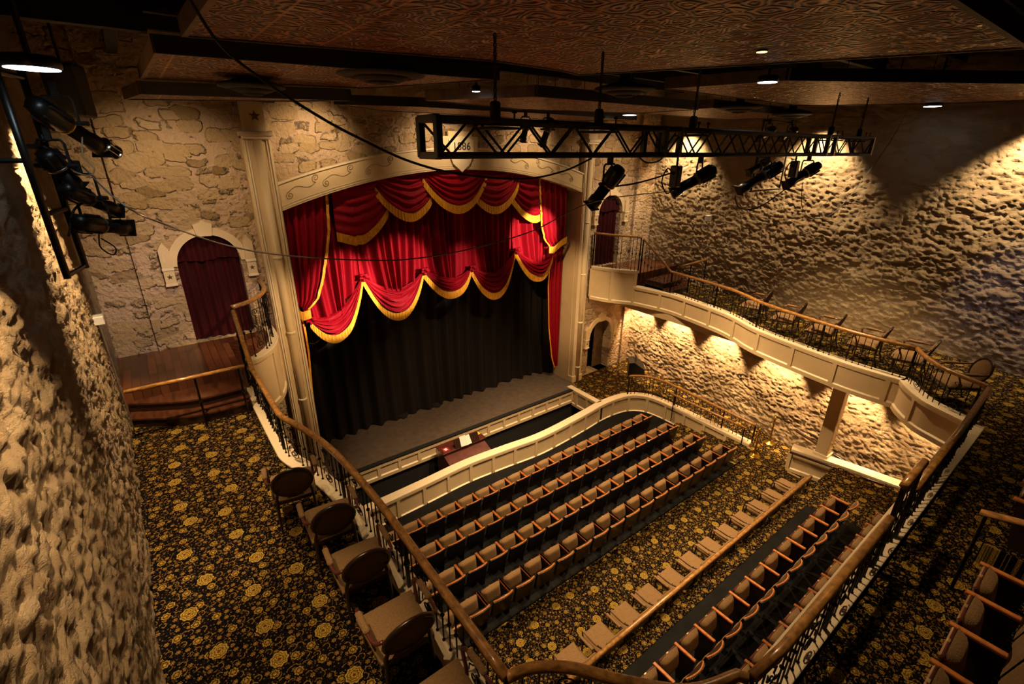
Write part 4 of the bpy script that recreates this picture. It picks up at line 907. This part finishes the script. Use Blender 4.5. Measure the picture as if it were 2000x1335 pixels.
# aisle chairs in front of the crossing rail
def make_aisle(label, group):
    t = thing('aisle_chair', label, 'chair', group=group)
    mb = MB(); mb.grid(lambda u, v: ((2 * u - 1) * .235, -.24 + .48 * v, .44 + .045 * max(0, (1 - (2 * u - 1) ** 8) * (1 - (2 * v - 1) ** 8)) ** .5), 12, 12); mb.box(-.235, .235, -.24, .24, .39, .441); part('seat_cushion', mb, t, M['fabric'], True)
    mb = MB(); mb.cbox(-.22, .22, -.31, -.26, .50, .80, .02); part('backrest', mb, t, M['fabric'])
    for s_ in (-1, 1):
        mb = MB(); mb.tube(crom([(s_ * .25, -.27, .66), (s_ * .28, -.1, .63), (s_ * .28, .16, .63), (s_ * .26, .19, .5), (s_ * .25, .18, .40)], 4), .015, 8); a = part('arm', mb, t, M['darkwood'], True)
        mb = MB(); mb.cbox(s_ * .28 - .025, s_ * .28 + .025, -.16, .16, .64, .67, .008); part('arm_pad', mb, a, M['fabric'])
        mb = MB(); mb.tube([(s_ * .22, .21, .40), (s_ * .22, .22, 0)], [.02, .013], 8); part('front_leg', mb, t, M['darkwood'])
        mb = MB(); mb.tube([(s_ * .22, -.28, .66), (s_ * .22, -.25, .4), (s_ * .22, -.27, 0)], [.014, .019, .013], 8); part('rear_leg', mb, t, M['darkwood'])
    return t
ac0 = make_aisle('x', 'x')
for k in range(12):
    x = 3.82 + .672 * k + .25; lb = 'square brown chair against the crossing rail, %s from the left' % ORD[k]
    if k == 0: ac0.location = (x, 3.62, -.15); ac0['label'] = lb; ac0['group'] = 'square chairs along the crossing rail'
    else: dup(ac0, (x, 3.62, -.15), 0, lb, 'square chairs along the crossing rail')
# ================================================================== CEILING CLOUDS
def cloud(label, poly, z, th=.16):
    cx = sum(p[0] for p in poly) / len(poly); cy = sum(p[1] for p in poly) / len(poly)
    root = thing('ceiling_cloud', label, 'ceiling panel', (cx, cy, z), group='copper tin ceiling clouds')
    mb = MB(); mb.prism(poly, z + .01, z + .03); part('tin_panel', mb, root, M['tin'], world=True)
    n = len(poly)
    a = sum(poly[i][0] * poly[(i + 1) % n][1] - poly[(i + 1) % n][0] * poly[i][1] for i in range(n))
    if a < 0: poly = poly[::-1]
    mb = MB(); mt = MB()
    for i in range(n):
        p, q = V((*poly[i], 0)), V((*poly[(i + 1) % n], 0)); d = (q - p).normalized(); o = V((d.y, -d.x, 0))
        c = [p, q, q + o * .05 + d * .05, p + o * .05 - d * .05]; (mt if o.x < -.8 else mb).prism([(k.x, k.y) for k in c], z, z + th)
    part('edge_fascia', mb, root, M['fasciadark'], world=True)
    if mt.v: part('end_board', mt, root, M['frametimber'], world=True, label='brown timber end board')
    mb = MB(); x0 = min(p[0] for p in poly); x1 = max(p[0] for p in poly); y0 = min(p[1] for p in poly); y1 = max(p[1] for p in poly)
    for k in range(3): yy = y0 + (y1 - y0) * (.3 + .22 * k); mb.box(cx - .4 * (x1 - x0) * .5, cx + .4 * (x1 - x0) * .5, yy - .02, yy + .02, z + .03, z + .1)
    part('backing_bar', mb, root, M['black'], world=True)
    mb = MB()
    for dx, dy in ((-.3, -.2), (.3, -.2), (-.3, .2), (.3, .2)): x = cx + dx * (x1 - x0) * .4; y = cy + dy * (y1 - y0) * .5; mb.tube([(x, y, z + .03), (x, y, 10.2)], .006, 5)
    part('hanger_rods', mb, root, M['black'], world=True)['kind'] = 'stuff'
cloud('largest nearest copper tin ceiling cloud at the top centre', [(.72, 5.95), (3.7, 5.22), (4.85, 5.28), (5.24, 5.42), (6.25, 3.35), (7.2, 1.30), (.82, 1.30)], 9.05)
cloud('second copper tin cloud on the left, behind the nearest one', [(.45, 8.7), (3.0, 7.85), (3.2, 7.7), (4.05, 5.75), (.5, 6.3)], 8.93)
cloud('third copper tin cloud on the left, nearest the stage wall', [(.25, 10.15), (2.35, 8.65), (2.55, 8.3), (2.9, 8.0), (.42, 8.95)], 8.76)
cloud('copper tin cloud on the right with a bright downlight at its edge', [(7.35, 5.5), (12.2, 5.6), (13.9, 3.2), (13.9, 1.7), (10.6, 1.8), (7.75, 3.8)], 9.03)
cloud('middle copper tin cloud in the centre distance', [(4.3, 8.0), (6.6, 8.5), (9.2, 7.7), (9.2, 6.2), (5.2, 6.3)], 8.84)
cloud('far right copper tin cloud nearest the upper right wall', [(9.8, 8.2), (13.9, 8.2), (14.1, 6.2), (9.8, 6.2)], 8.90)
cloud('far centre copper tin cloud right before the stage wall', [(3.3, 9.6), (4.6, 10.6), (10.2, 10.6), (11.0, 9.2), (8, 8.9), (4.6, 9.1)], 8.82)
for x, y, z, s_, lb in ((2.74, 6.3, 8.90, .52, 'large round black ceiling diffuser between the nearest and second clouds'), (1.55, 7.75, 8.80, .4, 'smaller round black ceiling diffuser at the left, over the second cloud'),
                        (6.35, 5.55, 8.92, .45, 'round black ceiling diffuser above the middle of the truss'), (10.3, 5.9, 8.88, .42, 'round black ceiling diffuser above the right part of the truss'), (12.6, 5.9, 8.85, .42, 'round black ceiling diffuser next to the upper right wall')):
    root = thing('ceiling_diffuser', lb, 'diffuser', (x, y, z), group='round ceiling diffusers')
    mb = MB(); mb.lathe([(.3, .14), (1.0, .06), (1.02, .03), (.72, -.0), (.70, .01)], n=40); mb.v = [(a * s_, b * s_, c * 1) for a, b, c in mb.v]; part('outer_ring', mb, root, M['black'], True)
    mb = MB(); mb.lathe([(.6, .02), (.62, -.01), (.38, -.045), (.36, -.03)], n=36); mb.v = [(a * s_, b * s_, c) for a, b, c in mb.v]; part('middle_cone', mb, root, M['black'], True)
    mb = MB(); mb.lathe([(.3, -.03), (.3, -.06), (.02, -.075)], n=28); mb.v = [(a * s_, b * s_, c) for a, b, c in mb.v]; part('centre_cone', mb, root, M['black'], True)
    mb = MB(); mb.lathe([(.2, .1), (.2, 10.0 - z)], n=20); mb.v = [(a * s_, b * s_, c) for a, b, c in mb.v]; part('duct', mb, root, M['black'], True)
for x, y, z, r, mt, lb in ((-.37, 5.0, 8.60, .15, 'lampglow', 'glowing white downlight at the top left by the near wall'), (7.2, 3.78, 8.97, .12, 'lampglow', 'brightest white downlight under the dark beam right of the truss'),
                       (13.6, 3.55, 8.98, .15, 'lampglow', 'small white downlight at the far right ceiling edge'), (5.40, 2.95, 9.04, .05, 'amberglow', 'tiny amber lamp set in the nearest copper cloud'),
                       (4.55, 6.95, 8.92, .06, 'lampglow', 'small white downlight above the middle of the proscenium'), (10.1, 8.6, 8.88, .16, 'lampglow', 'small white downlight in front of the upper right stage wall')):
    root = thing('downlight', lb, 'ceiling light', (x, y, z), group='recessed ceiling downlights')
    mb = MB(); mb.lathe([(r * 1.05, 0), (r * 1.1, .01), (r * 1.1, .07), (r * .9, .08), (.02, .085)], n=28); part('can', mb, root, M['blackgloss'], True)
    mb = MB(); mb.lathe([(r, -.004), (r, .002)], n=28); part('lens', mb, root, M[mt])
    mb = MB(); mb.tube([(0, 0, .08), (0, 0, 10.2 - z)], .02, 6); part('stem', mb, root, M['black'])
root = thing('hanging_loudspeaker', 'black box loudspeaker hanging at the top left before the stone wall', 'loudspeaker', (-.35, 8.2, 8.7), -.3)
mb = MB(); mb.cbox(-.16, .16, -.18, .18, -.28, .28, .02); part('cabinet', mb, root, M['black'])
mb = MB(); mb.box(-.13, .13, -.19, -.18, -.25, .25); part('grille', mb, root, M['blackgloss'])
mb = MB(); mb.tube([(0, 0, .28), (0, 0, 1.5)], .015, 6); part('drop_rod', mb, root, M['black'])
# black steel on the left above the gallery
mb = MB(); mb.box(-1.0, .5, 7.2, 7.35, 9.25, 9.5); mb.box(.15, .3, -2, 11.6, 9.55, 9.75); mb.box(-1.0, .5, 4.4, 4.55, 9.25, 9.5); struct('trim_8', mb, M['black'])

# ================================================================== LIGHTING TRUSS
XT0, XT1, YT0, YT1, ZT0, ZT1 = 2.05, 11.3, 3.70, 4.0, 8.055, 8.335
root = thing('lighting_truss', 'long black box lighting truss hanging on chains across the hall', 'truss', (6.7, 3.85, 8.05))
for y in (YT0, YT1):
    for z in (ZT0, ZT1): mb = MB(); mb.tube([(XT0, y, z), (XT1, y, z)], .026, 10); part('chord', mb, root, M['black'], True, world=True)
n = 31; dx = (XT1 - XT0) / n
for i in range(n):
    a = XT0 + dx * i; b = a + dx
    for y, fl in ((YT0, 0), (YT1, 1)):
        z0, z1 = (ZT0, ZT1) if (i + fl) % 2 == 0 else (ZT1, ZT0)
        mb = MB(); mb.tube([(a, y, z0), (b, y, z1)], .011, 6); part('diagonal_brace', mb, root, M['black'], world=True)
mb = MB()
for i in range(0, n, 2):
    a = XT0 + dx * i; b = a + dx
    for z in (ZT0, ZT1): mb.tube([(a, YT0, z), (b, YT1, z)], .010, 5)
part('cross_braces', mb, root, M['black'], world=True)['kind'] = 'stuff'
for x in (XT0, 5.0, 5.28, 9.35, 9.63, XT1):
    mb = MB()
    for y in (YT0, YT1): mb.cbox(x - .03, x + .03, y - .03, y + .03, ZT0 - .02, ZT1 + .02, .006)
    for z in (ZT0, ZT1): mb.cbox(x - .03, x + .03, YT0, YT1, z - .03, z + .03, .006)
    part('end_frame', mb, root, M['blackgloss'], world=True)
for i, x in enumerate((2.72, 4.04, 5.72, 9.75, 11.0)):
    root = thing('chain_hoist', 'black chain and clamp holding the truss, %s from the left' % ORD[i], 'hoist chain', (x, 3.85, 8.36), group='chains holding the truss')
    mb = MB(); mb.box(x - .13, x + .13, 3.68, 4.02, 8.27, 8.29); mb.cbox(x - .045, x + .045, 3.81, 3.89, 8.36, 8.5, .02); part('clamp', mb, root, M['black'], world=True)
    for s_ in (-1, 1): mb = MB(); mb.tube([(x + s_ * .10, 3.70, 8.30), (x + s_ * .10, 3.70, 8.43)], .009, 6); mb.cbox(x + s_ * .10 - .025, x + s_ * .10 + .025, 3.69, 3.71, 8.40, 8.425, .004); part('wing_bolt', mb, root, M['black'], world=True)
    mb = MB(); z = 8.5; k = 0
    while z < (9.0 if x < 6 else 8.98):
        h = .034; pts = [(x + (.013 * cos(a) if k % 2 == 0 else 0), 3.85 + (.013 * cos(a) if k % 2 else 0), z + h * (.5 + .62 * sin(a))) for a in [2 * PI * q / 8 for q in range(9)]]
        mb.tube(pts, .007, 5, False); z += h; k += 1
    part('chain', mb, root, M['black'], world=True)['kind'] = 'stuff'
# ---- stage lanterns
def lantern(label, hang, aim, L=.62, r=.085, lit=False, bright=False, yoke=True, group='stage lanterns on the truss'):
    """hang: point where the yoke is clamped; aim: pixel-free direction vector of the beam"""
    hang = V(hang); d = V(aim).normalized(); c = hang + V((0, 0, -.27)); root = thing('stage_lantern', label, 'stage light', tuple(c), group=group)
    q = d.to_track_quat('Z', 'Y').to_matrix().to_4x4(); T = Matrix.Translation(c) @ q
    def lz(prof, nm, mat, n=18, par=root): mb = MB(); mb.lathe(prof, n=n); mb.v = [tuple(T @ V(p)) for p in mb.v]; o = part(nm, mb, par, M[mat], True); o.location = -c if par is root else (0, 0, 0); return o
    body = lz([(.02, -.40 * L), (r * .75, -.38 * L), (r * .98, -.28 * L), (r * .98, .02 * L), (r * .8, .06 * L)], 'lamp_housing', 'blackgloss')
    lz([(r * .78, .06 * L), (r * .76, .38 * L), (r * .9, .40 * L), (r * .9, .60 * L), (r * .82, .60 * L)], 'lens_tube', 'blackgloss')
    mb = MB(); mb.cbox(-r * .98, r * .98, -r * .98, r * .98, .58 * L, .60 * L, .005); mb.v = [tuple(T @ V(p)) for p in mb.v]; o = part('gel_frame', mb, root, M['black']); o.location = -c
    lz([(r * 1.0, .0), (r * 1.03, .01), (r * 1.0, .02)], 'trim_ring', 'brass' if bright else 'steel')
    for k in range(6):
        a = k * PI / 3; mb = MB(); mb.cbox(r * .9, r * 1.16, -.006, .006, -.33 * L, -.04 * L, .002, Matrix.Rotation(a, 4, 'Z')); mb.v = [tuple(T @ V(p)) for p in mb.v]; o = part('cooling_fin', mb, root, M['black']); o.location = -c
    side = d.cross(V((0, 0, 1))).normalized() * (r + .035)
    if yoke:
        mb = MB(); mb.tube([c + side, c + side + V((0, 0, .17)), c + side * .8 + V((0, 0, .2)), c - side * .8 + V((0, 0, .2)), c - side + V((0, 0, .17)), c - side], .011, 6); o = part('yoke', mb, root, M['black']); o.location = -c
        mb = MB(); mb.cbox(-.025, .025, -.03, .03, .19, .31, .008); o = part('hook_clamp', mb, root, M['black'])
    for s_ in (-1, 1): mb = MB(); mb.tube([c + side * s_ * .8, c + side * s_ * 1.55], .018, 8); o = part('lock_knob', mb, root, M['black']); o.location = -c
    return root
lantern('stage lantern hanging under the truss, first from the left, pointing steeply down', (4.27, 3.85, 8.03), (-.15, .75, -.95), .56, .085, bright=True)
lantern('stage lantern under the truss, second from the left, tilted to lower left', (6.0, 3.85, 8.03), (-.62, .55, -.5), .62)
lantern('stage lantern under the truss with long barrel, third from the left', (7.75, 3.85, 8.03), (-.80, .45, -.55), .74)
lantern('stage lantern under the truss, rightmost, with a bright ring', (9.15, 3.85, 8.03), (-.85, .35, -.5), .70, .085, bright=True)
for x, z, lb in ((5.5, 7.80, 'black relay box hanging under the truss left of the second lantern'), (8.68, 7.83, 'black relay box hanging under the truss near its right end')):
    root = thing('relay_box', lb, 'control box', (x, 3.85, z)); mb = MB(); mb.cbox(-.05, .05, -.06, .06, -.13, .13, .012); part('body', mb, root, M['blackgloss'])
    mb = MB(); mb.tube([(0, 0, .13), (0, 0, 8.04 - z)], .014, 6); part('hanger', mb, root, M['black'])
    mb = MB(); mb.tube(crom([(-.05, 0, .02), (-.18, 0, .10), (-.24, .02, -.05), (-.14, 0, -.20), (-.01, 0, -.13)], 6), .008, 6); part('pigtail_cable', mb, root, M['black'])
# frame of lamps hanging at the far right
root = thing('lamp_ladder', 'black hanging pipe ladder with lanterns near the upper right wall', 'lighting frame', (13.2, 6.5, 7.2))
for x in (12.55, 14.05): mb = MB(); mb.tube([(x, 6.5, 7.12), (x, 6.5, 8.8)], .022, 8); part('upright_pipe', mb, root, M['black'], world=True)
for z in (7.14, 8.0, 8.78): mb = MB(); mb.tube([(12.5, 6.5, z), (14.1, 6.5, z)], .022, 8); part('cross_pipe', mb, root, M['black'], world=True)
mb = MB(); mb.tube([(12.7, 6.5, 8.8), (12.7, 6.5, 10.2)], .01, 6); part('hanging_wire', mb, root, M['black'], world=True)
lantern('small lantern with glinting rings on the upper part of the right pipe ladder', (13.9, 6.45, 8.80), (-.8, .3, -.4), .55, .09, bright=True, group='lanterns on the right pipe ladder')
lantern('small lantern on the upper left corner of the right pipe ladder', (12.75, 6.45, 8.78), (-.8, .4, -.5), .5, .09, group='lanterns on the right pipe ladder')
lantern('dark lantern on the middle bar of the right pipe ladder', (12.7, 6.45, 8.02), (-.8, .4, -.5), .6, .10, group='lanterns on the right pipe ladder')
# lanterns seen behind the truss near the stage wall
lantern('small dark lantern high in front of the proscenium, seen above the truss', (6.6, 7.6, 8.72), (0, .5, -.9), .55, .08, group='lanterns near the proscenium')
lantern('small dark lantern beside the other one high before the proscenium', (6.05, 7.6, 8.72), (0, .3, -.95), .4, .07, group='lanterns near the proscenium')
# left wall ladder and lanterns
root = thing('wall_pipe_ladder', 'black double pipe ladder bracketed to the near left wall', 'lighting frame', (-.60, 5.5, 7.1))
for x, y in ((-.60, 5.35), (-.50, 5.75)): mb = MB(); mb.tube([(x, y, 7.08), (x, y, 8.75)], .026, 10); part('upright_pipe', mb, root, M['blackgloss'], True, world=True)
for z in (7.1, 7.6, 8.1, 8.6): mb = MB(); mb.tube([(-.60, 5.35, z), (-.50, 5.75, z)], .02, 8); part('rung', mb, root, M['blackgloss'], world=True)
for z in (8.0, 8.5): mb = MB(); mb.tube([(-.60, 5.35, z), (-.86, 5.4, z)], .018, 8); part('wall_bracket', mb, root, M['black'], world=True)
GL = 'lanterns on the left wall ladder'
lantern('topmost lantern on the left wall ladder with shiny clear front and gold ring', (-.34, 5.72, 8.55), (.33, .62, -.33), .78, .085, bright=True, group=GL)
lantern('second lantern on the left wall ladder, short dark box shape', (-.46, 5.65, 8.22), (.3, .4, -.75), .36, .08, group=GL)
lantern('third lantern on the left wall ladder, pointing right towards the stage', (-.34, 5.75, 7.95), (.36, .66, -.32), .66, .07, group=GL)
lantern('lowest lantern on the left wall ladder, thick barrel pointing right', (-.32, 5.72, 7.72), (.42, .70, -.18), .64, .08, bright=False, group=GL)
root = thing('glass_colour_changer', 'clear glinting front cage on the topmost left lantern', 'lamp cage', (-.13, 6.02, 8.12))
q = V((.33, .62, -.33)).normalized().to_track_quat('Z', 'Y').to_matrix().to_4x4()
for z in (0, .16): mb = MB(); mb.lathe([(.062, z), (.068, z + .006), (.062, z + .012)], n=20, M=q); part('ring', mb, root, M['chrome'], True)
for k in range(8): a = k * PI / 4; mb = MB(); mb.tube([q @ V((.062 * cos(a), .062 * sin(a), 0)), q @ V((.062 * cos(a), .062 * sin(a), .17))], .0035, 5); part('cage_bar', mb, root, M['chrome'])
def cable(label, pts, r, mat='black', k=8): mb = MB(); mb.tube(crom(pts, k), r, 6); o = part('cable', mb, None, M[mat], True); return tag(o, label, 'cable')
cable('thick black cable sagging from the top left ceiling down to the truss middle', [(.5, 3.85, 8.95), (.63, 3.85, 8.70), (.86, 3.85, 8.51), (1.17, 3.85, 8.32), (1.45, 3.85, 8.18), (1.86, 3.85, 8.01), (2.34, 3.85, 7.90), (3.04, 3.85, 7.84), (3.57, 3.85, 7.90), (3.97, 3.85, 8.02)], .010)
cable('thin cable sagging from the left wall lanterns across the curtain to the truss lanterns', [(-.30, 5.6, 7.95), (-.07, 3.95, 7.77), (.16, 3.85, 7.62), (.45, 3.85, 7.47), (.81, 3.85, 7.36), (1.34, 3.85, 7.26), (1.80, 3.85, 7.21), (2.43, 3.85, 7.23), (3.18, 3.85, 7.33), (4.06, 3.85, 7.57), (5.5, 3.85, 7.63)], .0055, 'steel')
cable('black cable from the first truss lantern to the relay box', [(4.35, 3.85, 7.72), (4.8, 3.85, 7.75), (5.45, 3.85, 7.85)], .011)
cable('long looping cable hanging from the third truss lantern to the rightmost one', [(7.0, 3.85, 7.5), (7.15, 3.85, 7.33), (7.5, 3.85, 7.27), (7.95, 3.85, 7.33), (8.6, 3.85, 7.55)], .008)
cable('long thin cable looping from the rightmost lantern to the ceiling at the right', [(9.1, 3.85, 7.6), (9.3, 3.85, 7.2), (9.9, 3.85, 6.95), (11.0, 3.85, 7.1), (12.6, 3.85, 8.2), (13.2, 3.85, 8.9)], .006)
cable('short slack black cable under the truss between its first two sections', [(4.75, 3.85, 8.03), (4.9, 3.85, 7.97), (5.1, 3.85, 7.98), (5.2, 3.85, 8.03)], .009)
cable('pale looping lead below the topmost left lantern', [(-.25, 5.8, 8.18), (-.28, 5.75, 8.02), (-.23, 5.7, 7.93), (-.27, 5.7, 7.87), (-.36, 5.68, 7.90), (-.42, 5.65, 7.98)], .006, 'cream')
cable('black tangled lead hanging on the left wall ladder', [(-.5, 5.6, 8.1), (-.36, 5.7, 7.98), (-.40, 5.7, 7.82), (-.30, 5.75, 7.7), (-.44, 5.6, 7.6), (-.52, 5.5, 7.4)], .009)
cable('small black loop of lead below the lowest left lantern', [(-.33, 5.75, 7.4), (-.35, 5.7, 7.26), (-.28, 5.7, 7.18), (-.25, 5.72, 7.24), (-.33, 5.74, 7.33)], .006)
# small fittings on the walls
root = thing('camera_pole', 'thin pale conduit with white sensor box rising on the upper right stone wall', 'wall fitting', (14.85, 8.9, 6.0))
mb = MB(); mb.tube([(14.93, 8.88, 3.7), (14.9, 8.93, 6.0)], .012, 6); part('conduit', mb, root, M['steel'], world=True)
mb = MB(); mb.cbox(14.75, 14.92, 8.86, 9.0, 5.95, 6.12, .01); part('sensor_box', mb, root, M['whitebox'], world=True)
root = thing('wall_sensor', 'small white box with conduit on the near left stone wall', 'wall fitting', (-.85, 9.4, 5.6))
mb = MB(); mb.cbox(-.95, -.80, 9.3, 9.5, 5.55, 5.68, .01); part('box', mb, root, M['whitebox'], world=True)
mb = MB(); mb.tube([(-.87, 9.3, 5.55), (-.86, 9.1, 3.75)], .012, 6); part('conduit', mb, root, M['steel'], world=True)
